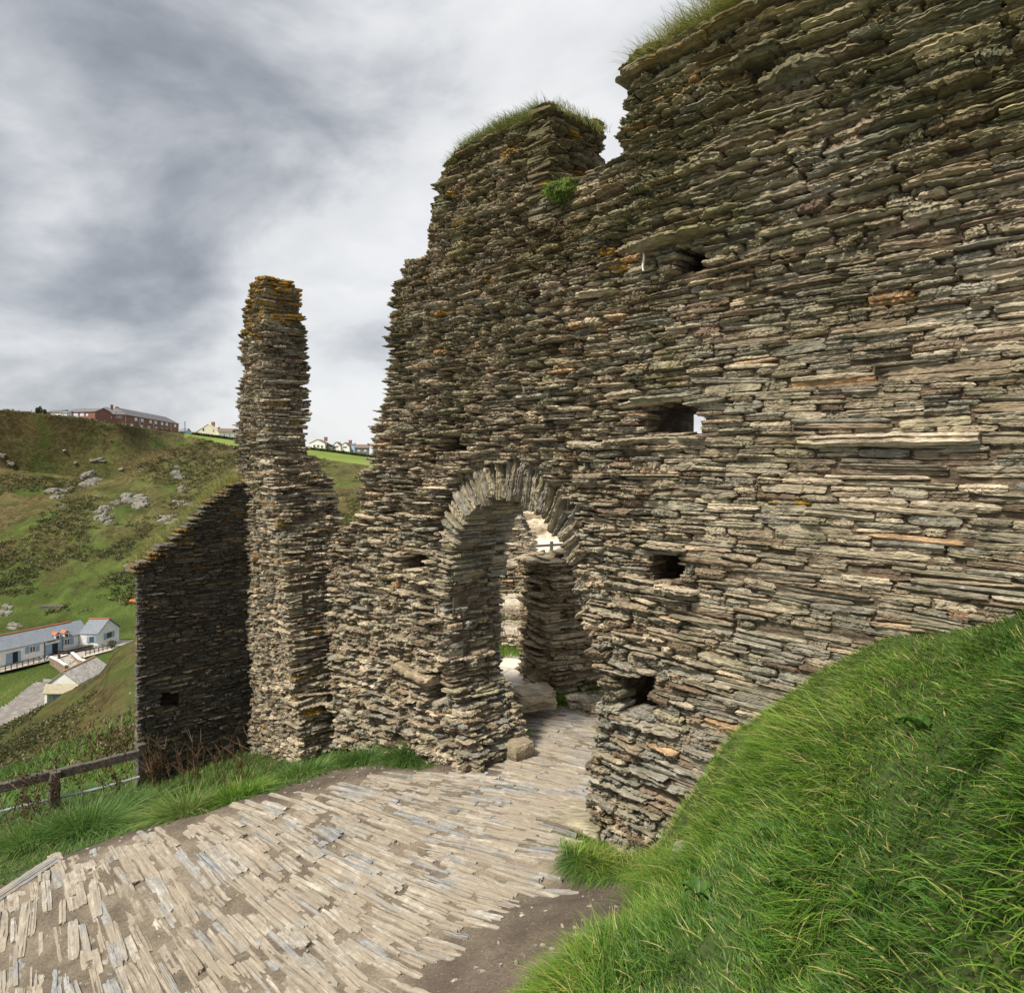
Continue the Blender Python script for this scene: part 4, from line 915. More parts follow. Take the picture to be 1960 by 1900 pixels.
def box(name, c, ax, ay, sz, mat, parent=None, up=None):
    """box centred on c with half extents sz along ax, ay, up"""
    ax = np.asarray(ax, float); ay = np.asarray(ay, float); up = UP if up is None else up
    V = np.array([np.asarray(c)+ax*sz[0]*i+ay*sz[1]*j+up*sz[2]*k for i in (-1, 1) for j in (-1, 1) for k in (-1, 1)])
    return build(name, V, np.array([[0, 1, 3, 2], [4, 6, 7, 5], [0, 4, 5, 1], [2, 3, 7, 6], [0, 2, 6, 4], [1, 5, 7, 3]]), mat, parent)
class Bld:
    def __init__(s, name, label, p0, p1, zb, cat='building', depth=6):
        s.e = tag(empty(name, (p0[0], p0[1], zb)), label, cat); s.p0 = np.array([p0[0], p0[1], 0.]); s.a = unit(np.array([p1[0]-p0[0], p1[1]-p0[1], 0.])); s.W = float(np.linalg.norm(np.array(p1[:2])-np.array(p0[:2])))
        s.n = np.array([s.a[1], -s.a[0], 0]); 
        if s.n@(-s.p0) < 0: s.n = -s.n
        s.zb = zb; s.d = depth
    def pt(s, a, d, z): return s.p0+s.a*a-s.n*d+UP*(s.zb+z)
    def walls(s, a0, a1, h, mat, rh=0, gable=True, base=3.0):
        """prism with a ridge parallel to the front"""
        d = s.d; v = []; 
        for a in (a0, a1): v += [s.pt(a, 0, -base), s.pt(a, d, -base), s.pt(a, d, h), s.pt(a, d/2, h+(rh if gable else 0)), s.pt(a, 0, h)]
        build('wall', np.array(v), [np.array([[0, 5, 9, 4], [1, 2, 7, 6]]), np.array([[0, 4, 3, 2, 1], [5, 6, 7, 8, 9]])], mat, s.e)
    def roof(s, a0, a1, h, rh, mat, ov=.3, hip0=0, hip1=0, th=.12):
        d = s.d; v = [s.pt(a0-ov, -ov, h-ov*.5), s.pt(a1+ov, -ov, h-ov*.5), s.pt(a1+ov-hip1, d/2, h+rh), s.pt(a0-ov+hip0, d/2, h+rh), s.pt(a0-ov, d+ov, h-ov*.5), s.pt(a1+ov, d+ov, h-ov*.5)]
        v = np.array(v); V = np.concatenate([v+UP*th, v])
        q = np.array([[0, 1, 2, 3], [3, 2, 5, 4], [6, 9, 8, 7], [9, 10, 11, 8], [0, 6, 7, 1], [4, 5, 11, 10]]); tr = np.array([[0, 3, 4], [1, 5, 2]])
        tr2 = np.array([[6, 10, 9], [7, 8, 11], ]); s.r = build('roof', V, [q, tr, tr2] if (hip0 or hip1) else [q, np.array([[0, 3, 9, 6], [3, 4, 10, 9], [1, 7, 8, 2], [2, 8, 11, 5]])], mat, s.e); return s.r
    def window(s, a, z, w, h, gl=None, fr=None, part='window', shut=0, sill=True):
        f = box(part, s.pt(a, -.03, z), s.a, s.n, (w/2, .05, h/2), fr or M_wfr, s.e)
        g = box('pane', s.pt(a, -.09, z), s.a, s.n, (w/2-.09, .02, h/2-.09), gl or M_win, f)
        box('glazing_bar', s.pt(a, -.12, z), s.a, s.n, (.04, .015, h/2-.09), fr or M_wfr, f)
        for k in ((-1, 1) if shut == 1 else ((-1,) if shut == -1 else ((1,) if shut == 2 else ()))): box('shutter', s.pt(a+k*(w*.5+w*.36), -.07, z), s.a, s.n, (w*.34, .04, h/2), M_blue, f)
        return f
    def ax(s, px): u = (px-CX)/FPX; return float((u*s.p0[1]-s.p0[0])/(s.a[0]-u*s.a[1]))
    def chimney(s, a, h, w=.8, hh=1.2, mat=None): return box('chimney', s.pt(a, s.d/2, h+hh/2-.3), s.a, s.n, (w/2, w/2, hh/2+.3), mat or M_brick, s.r)
    def pipe(s, a, h, z0=0, mat=None): return box('drainpipe', s.pt(a, -.08, (h+z0)/2), s.a, s.n, (.07, .07, (h-z0)/2), mat or M_wfr, s.e)

# hotel: long two storey wing
A0, A1 = P(239, 793, 270), P(342, 811.5, 340); ze = (A0[2]+A1[2])/2
b = Bld('hotel_wing', 'long two storey red brick hotel wing with grey roof on the skyline', A0, A1, ze-5.6, 'hotel', 9)
b.walls(0, b.W, 5.6, M_brick, 3, gable=False); b.roof(0, b.W, 5.6, 3.0, M_roofd, hip0=5, hip1=5)
for x_ in (260, 272, 288, 298, 310, 319, 335): b.window(b.ax(x_), 4.4, 3.0, 1.35, M_winl)
for x_ in (252, 271, 285, 299, 310, 319): b.window(b.ax(x_), 1.6, 3.0, 1.4, M_winl)
for x_ in (240, 267, 294, 327): b.pipe(b.ax(x_), 5.5)
b.chimney(4.5, 8.2, 1.0, .8)
# end face windows of the wing
B0, B1 = P(183, 789.5, 262), P(240, 793, 268)
b = Bld('hotel_block', 'middle two storey red brick hotel block with a crimson framed window', B0, B1, 12.3, 'hotel', 9)
b.walls(0, b.W, 5.6, M_brick, 2.6, gable=False); b.roof(0, 7, 5.6, 2.8, M_roofd, hip0=3.5, hip1=2.5); b.chimney(5.9, 8.2, .9, 1.3)
r2 = b.roof(7.1, b.W-.1, 5.55, 2.4, M_roofd, hip0=2, hip1=1.5)
for x_, m_ in ((192, None), (200, None), (210, M_pink)): b.window(b.ax(x_), 4.2, 1.4, 1.3, M_winl, m_)
for x_ in (225, 231): b.window(b.ax(x_), 4.5, 1.0, .9, M_win)
for x_ in (199, 209): b.window(b.ax(x_), 1.8, 1.4, 1.3, M_winl)
B0, B1 = P(128, 789, 262), P(182, 796, 258)
b = Bld('hotel_annexe', 'low single storey brick hotel annexe with shallow grey roof', B0, B1, 15.4, 'hotel', 7)
b.walls(0, b.W, 3.0, M_brick, 1.3); b.roof(0, b.W, 3.0, 1.4, M_roofd)
b.window(1.1, 1.7, 1.3, 1.0); b.window(4.3, 1.6, 2.6, 1.6, M_winl); b.window(7.6, 1.8, 1.7, 1.1, M_winl); b.window(10.1, 1.7, .9, .9, M_winl); b.chimney(5, 4.1, .35, .6)
B0, B1 = P(88, 789, 264), P(116, 791, 262)
b = Bld('low_shed', 'long low grey roofed shed at the left end of the hotel', B0, B1, 16.6, 'shed', 5); b.walls(0, b.W, 1.9, M_cream, .8); b.roof(0, b.W, 1.9, .9, M_roofd); b.window(4, 1.1, .8, .7)
B0, B1 = P(115, 790, 260), P(128, 791, 259)
b = Bld('white_outhouse', 'small white outhouse with dark openings beside the low hotel annexe', B0, B1, 16.0, 'building', 4); b.walls(0, b.W, 2.0, M_wht, .6); b.roof(0, b.W, 2.0, .6, M_roofs); b.window(.7, 1.1, .5, 1.1); b.window(1.7, 1.1, .5, 1.1)
# skyline bushes
def leafball(name, c, r, seed, label, cat='bush', mat=None, n=700, grp=None, lf=.2, flat=1.):
    rg = np.random.default_rng(seed); d = unit_rows(rg.normal(0, 1, (n, 3))); rad = rg.uniform(.55, 1., n)**.5*(1+.35*fbm(d[:, 0]*2, d[:, 1]*2, d[:, 2]*2, 2, seed))
    p = c+d*rad[:, None]*np.array(r); sd = unit_rows(rg.normal(0, 1, (n, 3))); s2 = unit_rows(np.cross(sd, rg.normal(0, 1, (n, 3)))); l = lf*rg.uniform(.6, 1.4, n)[:, None]
    V = np.stack([p-sd*l, p-s2*l*.5, p+sd*l, p+s2*l*.5], 1).reshape(-1, 3)
    return build(name, V, (np.arange(n)*4)[:, None]+np.arange(4)[None], mat or M_bush, None, {'tone': np.repeat(rg.random(n), 4), 'hh': np.zeros(4*n)}) if cat is None else tag(build(name, V, (np.arange(n)*4)[:, None]+np.arange(4)[None], mat or M_bush, None, {'tone': np.repeat(rg.random(n), 4), 'hh': np.zeros(4*n)}), label, cat, grp)
M_bush = m_grass('dark_foliage', [(0, (.02, .035, .012)), (.5, (.05, .075, .02)), (1, (.10, .12, .04))])
leafball('bush', P(72, 786, 262), (.8, .8, 1.2), 1, 'small dark bush on the skyline, leftmost one'); leafball('bush', P(77, 785, 262), (.7, .7, 1.6), 2, 'dark bush on the skyline, just right of the leftmost one'); leafball('bush', P(85, 788, 262), (.7, .7, .9), 3, 'low dark bush on the skyline beside the grey roofed shed')
leafball('bush', P(372, 838, 326), (5., 3, 1.5), 4, 'low hedge bush in front of the cream gabled house', n=900, lf=.35)
leafball('bush', P(629, 857, 330), (3.2, 2.5, 1.9), 5, 'round dark bush between the two groups of white houses', n=900, lf=.3)
leafball('bush', P(292, 824, 292), (7, 3, .8), 6, 'brown scrub below the brick hotel wing', n=1500, lf=.4, mat=m_grass('brown_scrub', [(0, (.05, .03, .015)), (.5, (.10, .06, .025)), (1, (.18, .12, .05))]))
# blue house, pole, cream farmhouse, white house
b = Bld('blue_house', 'small sky blue house at the right end of the hotel wing', P(343, 822, 345), P(356, 824, 345), 12.3, 'house', 5); b.walls(0, b.W, 2.2, M_lblue, 1.6); b.roof(0, b.W, 2.2, 1.6, M_roofs); b.window(2, 1.2, .8, .8)
b = Bld('brown_cottage', 'tiny brown roofed cottage between the blue house and the pole', P(358, 827, 350), P(372, 828, 350), 11.6, 'house', 5); b.walls(0, b.W, 1.6, M_cream, 1.2); b.roof(0, b.W, 1.6, 1.2, M_roofbr); b.window(2, .9, .7, .7)
box('utility_pole', P(354, 820, 335), (1, 0, 0), (0, 1, 0), (.13, .13, 3.6), M_dwood); tag(bpy.context.scene.objects['utility_pole'], 'thin wooden utility pole beside the blue house', 'pole')
def gable_front(name, label, px0, px1, pyb, pye, pya, Y, mat, roofm, cat='house', depth=8, wins=(), chim=None, skew=0.):
    """house with a gable facing the viewer"""
    p0, p1 = P(px0, pyb, Y), P(px1, pyb, Y+skew); zb = min(p0[2], p1[2]); e = tag(empty(name, p0), label, cat)
    a = unit(np.array([p1[0]-p0[0], p1[1]-p0[1], 0])); W = np.linalg.norm((p1-p0)[:2]); n_ = np.array([a[1], -a[0], 0]); n_ = n_ if n_@(-p0) > 0 else -n_
    m = Y/FPX; he = (pyb-pye)*m; ha = (pyb-pya)*m
    pt = lambda s_, d, z: np.array([p0[0], p0[1], zb])+a*s_-n_*d+UP*z
    v = []
    for d in (0, depth): v += [pt(0, d, -3), pt(W, d, -3), pt(W, d, he), pt(W/2, d, ha), pt(0, d, he)]
    build('wall', np.array(v), [np.array([[0, 1, 2, 3, 4], [5, 9, 8, 7, 6]]), np.array([[1, 6, 7, 2], [0, 4, 9, 5]])], mat, e)
    o_ = .35; sl_ = (ha-he)/(W/2); v = [pt(-o_, -.2, he-o_*sl_), pt(W/2, -.2, ha), pt(W+o_, -.2, he-o_*sl_), pt(-o_, depth+.2, he-o_*sl_), pt(W/2, depth+.2, ha), pt(W+o_, depth+.2, he-o_*sl_)]; v = np.array(v)
    V = np.concatenate([v+UP*.16, v+UP*.01]); r = build('roof', V, np.array([[0, 1, 4, 3], [1, 2, 5, 4], [6, 9, 10, 7], [7, 10, 11, 8], [0, 6, 7, 1], [1, 7, 8, 2], [3, 4, 10, 9], [4, 5, 11, 10], [0, 3, 9, 6], [2, 8, 11, 5]]), roofm, e)
    for (fx, fz, w_, h_, part) in wins:
        f_ = box(part, pt(W*fx, -.03, fz), a, n_, (w_/2, .05, h_/2), M_wfr, e); box('pane', pt(W*fx, -.09, fz), a, n_, (w_/2-.1, .02, h_/2-.1), M_win, f_)
    if chim: box('chimney', pt(W*chim[0], depth*chim[1], ha+.3), a, n_, (.7, .5, 1.0), M_brick, r)
    return e, pt, W, he, ha, a, n_
gable_front('farmhouse', 'cream gabled house with red chimney right of the brick hotel', 376, 420, 840, 826, 812, 332, M_cream, M_cream, wins=[(.3, 4.6, 1.1, 1.4, 'window'), (.75, 4.0, .7, 1.2, 'window'), (.72, 1.2, 1, 1.6, 'window')], chim=(.62, .3), depth=9)
b = Bld('white_cottage', 'long white house with brown roof beside the tall pillar', P(418, 840, 330), P(455, 842, 334), P(430, 843, 332)[2], 'house', 6); b.walls(0, b.W, 4.2, M_wht, 1.6); b.roof(0, b.W, 4.2, 1.7, M_roofbr); b.chimney(.5, 5.7, .8, 1.)
for a in (2.6, 5, 7.4): b.window(a, 2.6, .7, 1.3)
gable_front('bungalow', 'white house with brown gable just right of the tall pillar', 593, 622, 860, 848, 841, 326, M_wht, M_roofbr, wins=[(.3, 1.6, 1.1, 1.3, 'window'), (.55, 1.6, 1.1, 1.3, 'window'), (.8, 1.4, 1.0, 1.4, 'window')], chim=(.95, .4), depth=7)
gable_front('twin_gable_house', 'white house with two grey gables, left gable', 635, 652, 866, 854, 846, 330, M_wht, M_roofbr, wins=[(.5, 2.9, 2.2, .8, 'window'), (.4, 1., 1, .9, 'window')], depth=7)
gable_front('twin_gable_house', 'white house with two grey gables, right gable', 651, 669, 867, 855, 847, 331, M_wht, M_roofbr, wins=[(.5, 2.9, 2.2, .8, 'window'), (.4, 1., 1, .9, 'window')], depth=7, chim=(.9, .5))
gable_front('blue_gable_house', 'small grey and blue gabled house between white and stone houses', 667, 681, 867, 858, 850, 333, M_lblue, M_grey, wins=[(.5, 1.2, 1.1, 1.2, 'window')], depth=6)
b = Bld('stone_house', 'grey stone terraced house with chimneys at both ends', P(679, 867, 330), P(707, 870, 332), P(690, 871, 331)[2], 'house', 6); b.walls(0, b.W, 3.6, M_gstone, 1.5); b.roof(0, b.W, 3.6, 1.6, M_roofbr); b.chimney(.4, 4.9, .7, 1., M_gstone); b.chimney(b.W-.4, 4.9, .7, 1., M_gstone)
for a in (2, 5): b.window(a, 2.1, 1.3, .9, M_winl)
# field hedge bank on the skyline
def hedge(name, pts, label, h=1.1, w=.8):
    rg = np.random.default_rng(5); V = []; 
    P_ = resample(np.array([p[:2] for p in pts]), 90); zs = np.array([tz(*p) for p in P_]); n = 2600
    i = rg.integers(0, 90, n); c = np.stack([P_[i, 0], P_[i, 1], zs[i]], -1)+np.stack([rg.normal(0, 1.0, n), rg.normal(0, w*.5, n), rg.uniform(0, h, n)], -1)
    sd = unit_rows(rg.normal(0, 1, (n, 3))); s2 = unit_rows(np.cross(sd, rg.normal(0, 1, (n, 3)))); l = .35
    V = np.stack([c-sd*l, c-s2*l*.6, c+sd*l, c+s2*l*.6], 1).reshape(-1, 3)
    tag(build(name, V, (np.arange(n)*4)[:, None]+np.arange(4)[None], M_bush, None, {'tone': np.repeat(rg.random(n), 4), 'hh': np.zeros(4*n)}), label, 'hedge')
hedge('hedge', [P(372, 840, 318), P(420, 842, 322), P(462, 848, 322)], 'dark hedge along the top of the green field by the white cottages')
hedge('hedge', [P(588, 860, 305), P(660, 869, 306), P(730, 876, 306)], 'dark hedge above the green field right of the tall pillar')

# ------------------------------------------------------------------ white cafe building in the valley
zc = -38.
F0, F1 = G(-160, 1312, zc), G(150, 1241, zc)
b = Bld('white_building', 'long whitewashed building with grey slate roof and blue shutters', F0, F1, zc, 'building', 6)
hE, hR = 2.9, 2.0
b.walls(0, b.W+1.8, hE, M_lime, hR); r_ = b.roof(0, b.W+1.8, hE, hR, M_roofs, ov=.25)
box('ridge_tiles', b.pt(b.W/2, b.d/2, hE+hR+.17), b.a, b.n, (b.W/2, .16, .1), M_pan, r_)
def along(px):            # distance along the front for a photo column
    u = (px-CX)/FPX; return float((u*b.p0[1]-b.p0[0])/(b.a[0]-u*b.a[1]))
for px, w_, h_, sh, zz_ in ((62, 1.0, 1.15, 1, 1.9), (128, 1.0, 1.2, 1, 1.9), (-25, 1.0, 1.15, 1, 1.9)): b.window(along(px), zz_, w_, h_, shut=sh)
for px, w_ in ((28, 1.2), (104, 1.4)):
    a = along(px); f_ = box('door', b.pt(a, -.03, 1.05), b.a, b.n, (w_/2, .06, 1.05), M_sign, b.e); box('shutter', b.pt(a-w_*.75, -.09, 1.05), b.a, b.n, (w_*.42, .05, 1.05), M_blue, f_); box('shutter', b.pt(a+w_*.62, -.09, 1.05), b.a, b.n, (w_*.2, .05, 1.05), M_blue, f_)
box('signboard', b.pt(along(98), -.1, 2.75), b.a, b.n, (.75, .05, .17), M_sign, b.e)
b.window(along(158), 2.45, 1.1, .65, M_winl)
for px in (85, 119, 151): b.pipe(along(px), hE, mat=M_grey)
for px in (110, 127):       # two little dormers at the eaves
    a = along(px); dm_ = box('dormer', b.pt(a, .25, hE+.25), b.a, b.n, (.42, .35, .6), M_wht, r_)
    v = np.array([b.pt(a+s_, d_, hE+z_) for d_ in (-.25, 1.6) for s_, z_ in ((-.6, .8), (0, 1.3), (.6, .8))]); v = np.concatenate([v, v-UP*.08])
    build('dormer_roof', v, np.array([[0, 1, 4, 3], [1, 2, 5, 4], [0, 6, 7, 1], [1, 7, 8, 2], [6, 9, 10, 7], [7, 10, 11, 8]]), M_pan, dm_)
    box('pane', b.pt(a, -.12, hE+.2), b.a, b.n, (.26, .02, .42), M_win, dm_)
g0, g1, g2 = G(150, 1241, zc), G(187, 1240, zc), G(228, 1226, zc)
g3 = g0+(g2-g1)
K = lambda p, z: np.array([p[0], p[1], zc+z]); mid = lambda p, q: (p+q)/2
v = np.array([K(g0, -2), K(g1, -2), K(g2, -2), K(g3, -2), K(g0, hE), K(g1, hE), K(g2, hE), K(g3, hE), K(mid(g1, g2), hE+2.25), K(mid(g0, g3), hE+2.25)])
build('wing_wall', v, [np.array([[0, 1, 5, 4], [2, 3, 7, 6]]), np.array([[1, 2, 6, 8, 5], [3, 0, 4, 9, 7]])], M_lime, b.e)
v = np.array([K(g0, hE-.1)-b.n*0, K(g1, hE-.1)+(g1-g2)*.05, K(mid(g1, g2), hE+2.3), K(mid(g0, g3), hE+2.3), K(g2, hE-.1)+(g2-g1)*.05, K(g3, hE-.1)]); v[[1, 2, 4]] += unit(g1-g0)*.25; v = np.concatenate([v+UP*.15, v])
wr = build('wing_roof', v, np.array([[0, 1, 2, 3], [3, 2, 4, 5], [6, 9, 8, 7], [9, 11, 10, 8], [0, 6, 7, 1], [1, 7, 8, 2], [2, 8, 10, 4]]), M_roofs, b.e)
rm = (K(mid(g1, g2), hE+2.48)+K(mid(g0, g3), hE+2.48))/2; ra = unit(g1-g0); box('ridge_tiles', rm, ra, np.cross(UP, ra), (np.linalg.norm(g1-g0)/2+.2, .16, .1), M_pan, wr)
ga = unit(g2-g1); gn = np.cross(ga, UP); gn = gn if gn@(-g1) > 0 else -gn
f_ = box('window', g1+ga*2.9+gn*.04+UP*1.9, ga, gn, (.62, .06, .55), M_win, b.e); box('shutter', g1+ga*1.9+gn*.08+UP*1.9, ga, gn, (.35, .05, .6), M_blue, f_); box('shutter', g1+ga*3.9+gn*.08+UP*1.9, ga, gn, (.35, .05, .6), M_blue, f_)
fa = unit(g1-g0); fn = np.cross(fa, UP); fn = fn if fn@(-g1) > 0 else -fn
f_ = box('window', g0+fa*2.6+fn*.04+UP*1.8, fa, fn, (.4, .06, .55), M_win, b.e); box('shutter', g0+fa*1.9+fn*.08+UP*1.8, fa, fn, (.25, .05, .6), M_blue, f_); box('shutter', g0+fa*3.3+fn*.08+UP*1.8, fa, fn, (.25, .05, .6), M_blue, f_)
cafe_a, cafe_n = b.a, b.n
# terrace, retaining walls, steps
t0, t1 = G(96, 1292, -39.2), G(222, 1248, -39.0)
def wallrun(name, pts, h, th, mat, cap, label, cat='wall', zb=-1.2):
    e = tag(empty(name, pts[0]), label, cat)
    for i in range(len(pts)-1):
        p, q = np.array(pts[i]), np.array(pts[i+1]); d_ = q-p; L_ = np.linalg.norm(d_); d_ = d_/L_; n_ = unit(np.cross(d_, UP)); up_ = np.cross(n_, d_)
        box('wall', (p+q)/2+UP*(h/2+zb/2), d_, n_, (L_/2+.02, th/2, (h-zb)/2), mat, e, up=UP)
        if cap: box('coping', (p+q)/2+UP*(h+.06), d_, n_, (L_/2+.05, th/2+.1, .07), cap, e, up=up_)
    return e
sB = G(96, 1268, -38.5); 
wallrun('stair_wall', [P(97, 1257, 128), P(112, 1264, 126), P(126, 1273, 123.5)], 0, .3, M_stonew, M_wht, 'brown stair wall with sloping white coping, left of the steps', zb=-2.0)
wallrun('stair_wall', [P(138, 1249, 131), P(152, 1261, 127), P(161, 1264, 125.5), P(177, 1267, 124.6)], 0, .3, M_stonew, M_wht, 'brown stair wall with white coping, right of the steps', zb=-1.8)
wallrun('terrace_wall', [P(161, 1257, 130.5), P(214, 1243, 135.5)], -.05, .3, M_stonew, M_cream, 'low terrace retaining wall with pale coping by the picnic tables', zb=-1.6)
wallrun('terrace_wall', [P(101, 1259, 129), P(128, 1251, 132)], -.2, .25, M_stonew, M_wht, 'short wall with white coping at the head of the steps', zb=-.8)
M_step = m_plain('step_stone', (.42, .39, .33))
st = tag(empty('staircase', P(145, 1278, 124)), 'broad pale stone staircase up to the white building', 'steps')
for k in range(8): box('step', P(134+2.2*k, 1262+2.6*k, 129.5-.75*k), unit((1, .55, 0)), unit((-.55, 1, 0)), (1.15, .42, .10), M_step, st)
box('railing', P(137, 1268, 127), unit((.3, -1, 0)), (1, 0, 0), (2.0, .03, .03), M_grey, st); box('railing', P(134, 1270, 126.5), unit((.5, 1, 0)), (1, 0, 0), (.03, .03, .5), M_grey, st)
# terrace paving
M_ter = m_plain('terrace_stone', (.36, .32, .27), n=.3)
_d = unit(g1*np.array([1, 1, 0])-np.array([F0[0], F0[1], 0]))
def polysheet(name, pts, z, mat): tag(build(name, np.array([(p[0], p[1], z) for p in pts]), np.array([list(range(len(pts)))]), mat), kind='structure')
q_ = [G(x, y, -38.05) for x, y in ((-160, 1325), (95, 1264), (126, 1263), (160, 1257), (214, 1243), (216, 1242), (262, 1222), (262, 1212), (228, 1222), (186, 1238), (150, 1240), (-160, 1310))]
polysheet('terrace_paving', q_, -38.03, M_ter)
# picnic tables
def picnic(p, ang, label):
    e = tag(empty('picnic_table', p), label, 'table', 'picnic tables on the terrace'); ax = np.array([cos(ang), sin(ang), 0]); ay = np.array([-sin(ang), cos(ang), 0]); p = np.array(p)
    box('tabletop', p+UP*.74, ax, ay, (.85, .38, .04), M_dwood, e)
    for s_ in (-1, 1): box('bench', p+UP*.45+ay*s_*.7, ax, ay, (.85, .13, .035), M_dwood, e); box('leg', p+UP*.36+ax*s_*.6, ax, ay, (.05, .7, .05), M_dwood, e); box('leg', p+UP*.37+ax*s_*.6+ay*.2, ax, ay, (.05, .05, .36), M_dwood, e); box('leg', p+UP*.37+ax*s_*.6-ay*.2, ax, ay, (.05, .05, .36), M_dwood, e)
for i, (x, y) in enumerate(((124, 1250), (132, 1250), (142, 1246), (149, 1246), (155, 1243), (166, 1243), (176, 1240), (187, 1237), (198, 1233), (170, 1236), (160, 1237))):
    h = G(x, y, -38.02); picnic((h[0], h[1], -38.02), .9+.2*sin(i*7), ['dark picnic table nearest the door of the white building', 'second dark picnic table from the door', 'third dark picnic table from the door', 'fourth dark picnic table along the front row', 'fifth dark picnic table along the front row', 'sixth dark picnic table along the front row', 'picnic table below the shuttered corner window', 'picnic table below the gable window', 'picnic table at the far right of the terrace', 'picnic table in the back row, right one', 'picnic table in the back row, left one'][i])
# terrace fences
def railfence(name, p0, p1, n, h, label, th=.06):
    e = tag(empty(name, p0), label, 'fence'); p0 = np.array(p0); p1 = np.array(p1); d_ = p1-p0; L_ = np.linalg.norm(d_); d_ = d_/L_; n_ = unit(np.cross(d_, UP)); up_ = np.cross(n_, d_)
    for i in range(n+1): box('post', p0+d_*L_*i/n+UP*h*.45, d_, n_, (th, th, h*.6), M_wood, e)
    for k in (.95, .5): box('rail', (p0+p1)/2+UP*h*k, d_, n_, (L_/2, th*.6, th*.9), M_wood, e, up=up_)
    return e
railfence('wooden_fence', G(-60, 1303, -38.1), G(95, 1262, -38.1), 14, 1.1, 'wooden post and rail fence in front of the white building')
railfence('wooden_fence', G(162, 1256, -38.1)+np.array([0, .3, 0]), G(213, 1242, -38.1), 6, 1.0, 'wooden fence in front of the picnic tables')
# people sitting and standing by the door: tiny, but proper figures
def person(p, label, h=1.7, col=(.05, .05, .06), skin=(.5, .33, .25), sit=False):
    import bmesh
    me = bpy.data.meshes.new('person'); vs = [(0, 0, .52), (0, 0, .66), (0, 0, .80), (0, 0, .86), (0, 0, .93), (.11, 0, .80), (.14, .01, .64), (.13, -.03, .48), (-.11, 0, .80), (-.14, .01, .64), (-.13, -.03, .48), (.05, 0, .50), (.06, -.01, .27), (.06, 0, .02), (-.05, 0, .50), (-.06, -.02, .27), (-.06, 0, .02)]
    if sit: vs = [(x, y, z-.26) if i < 12 or i == 14 else ((x, -.24, .25) if i in (12, 15) else (x, -.24, .02)) for i, (x, y, z) in enumerate(vs)]
    ed = [(0, 1), (1, 2), (2, 3), (3, 4), (2, 5), (5, 6), (6, 7), (2, 8), (8, 9), (9, 10), (0, 11), (11, 12), (12, 13), (0, 14), (14, 15), (15, 16)]
    me.from_pydata([(x*h, y*h, z*h) for x, y, z in vs], ed, []); o = bpy.data.objects.new('person', me); COL.objects.link(o); o.location = tuple(p)
    sk = o.modifiers.new('skin', 'SKIN'); rad = [.075, .08, .07, .03, .062, .035, .028, .02, .035, .028, .02, .05, .037, .025, .05, .037, .025]
    for v_, r_ in zip(me.skin_vertices[0].data if me.skin_vertices else [], rad): v_.radius = (r_*h, r_*h)
    o.modifiers.new('sub', 'SUBSURF').levels = 1
    me.materials.append(m_plain('dark_clothing', col)); tag(o, label, 'person'); return o
h = G(99, 1262, -38.05); person((h[0], h[1], -38.05), 'standing person in dark clothes at the door of the white building')
h = G(113, 1262, -38.05); person((h[0], h[1], -38.05), 'seated person in dark clothes right of the building door', sit=True, col=(.12, .04, .04))
h = G(90, 1265, -38.05); person((h[0], h[1], -38.05), 'seated person in grey clothes left of the building door', sit=True, col=(.3, .3, .3))
h = G(79, 1266, -38.05); person((h[0], h[1], -38.05), 'seated person in pale clothes at the left end of the tables', sit=True, col=(.35, .33, .3))
leafball('bush', G(214, 1238, -38)+UP*.6, (.8, .8, .8), 11, 'dark red shrub at the gable corner of the white building', n=300, lf=.15)
# garage / boathouse
e, pt, W, he, ha, a_, n_ = gable_front('garage', 'small white outbuilding with stone slate roof and blue door below the steps', 93, 149, 1345, 1307, 1286, 113, M_wht, M_roofst, cat='garage', depth=8.5)
v = np.array([pt(-.3, -.25, he-.05), pt(W+.3, -.25, he-.05), pt(W+.3, -1.1, he-1.35), pt(-.3, -1.1, he-1.35)]); v = np.concatenate([v, v-UP*.1]); build('porch_roof', v, np.array([[0, 1, 2, 3], [7, 6, 5, 4], [0, 3, 7, 4], [1, 5, 6, 2], [3, 2, 6, 7]]), M_moss, e)
box('porch_wall', pt(.2, -.5, (he-1.3)/2-.2), a_, n_, (.2, .5, (he-1.3)/2+.2), M_wht, e); d_ = box('door', pt(1.6, -.06, .9), a_, n_, (.85, .05, 1.0), M_blue, e); box('handle', pt(2.2, -.14, .9), a_, n_, (.04, .03, .12), M_grey, d_)
box('window', pt(3.3, -.05, 1.1), a_, n_, (.35, .05, .35), M_wfr, e)
box('ridge_tiles', pt(W/2, 4.2, ha+.15), n_, a_, (4.4, .14, .08), m_plain('orange_ridge', (.35, .2, .08)), e)
h = hit(256, 1150); 
if h is not None: tag(rock('orange_marker', h+UP*.3, (1.1, .5, .35), 4, m_plain('orange_fabric', (.8, .17, .03)), amp=.1, sub=3), 'small bright orange object on the grass left of the buttress', 'marker')
h = hit(97, 1163)
if h is not None: tag(rock('fallen_trunk', h+UP*.2, (3.4, .5, .5), 4, M_dwood, amp=.35, sub=4, fr=2.5), 'dark fallen log lying on the valley grass', 'log')

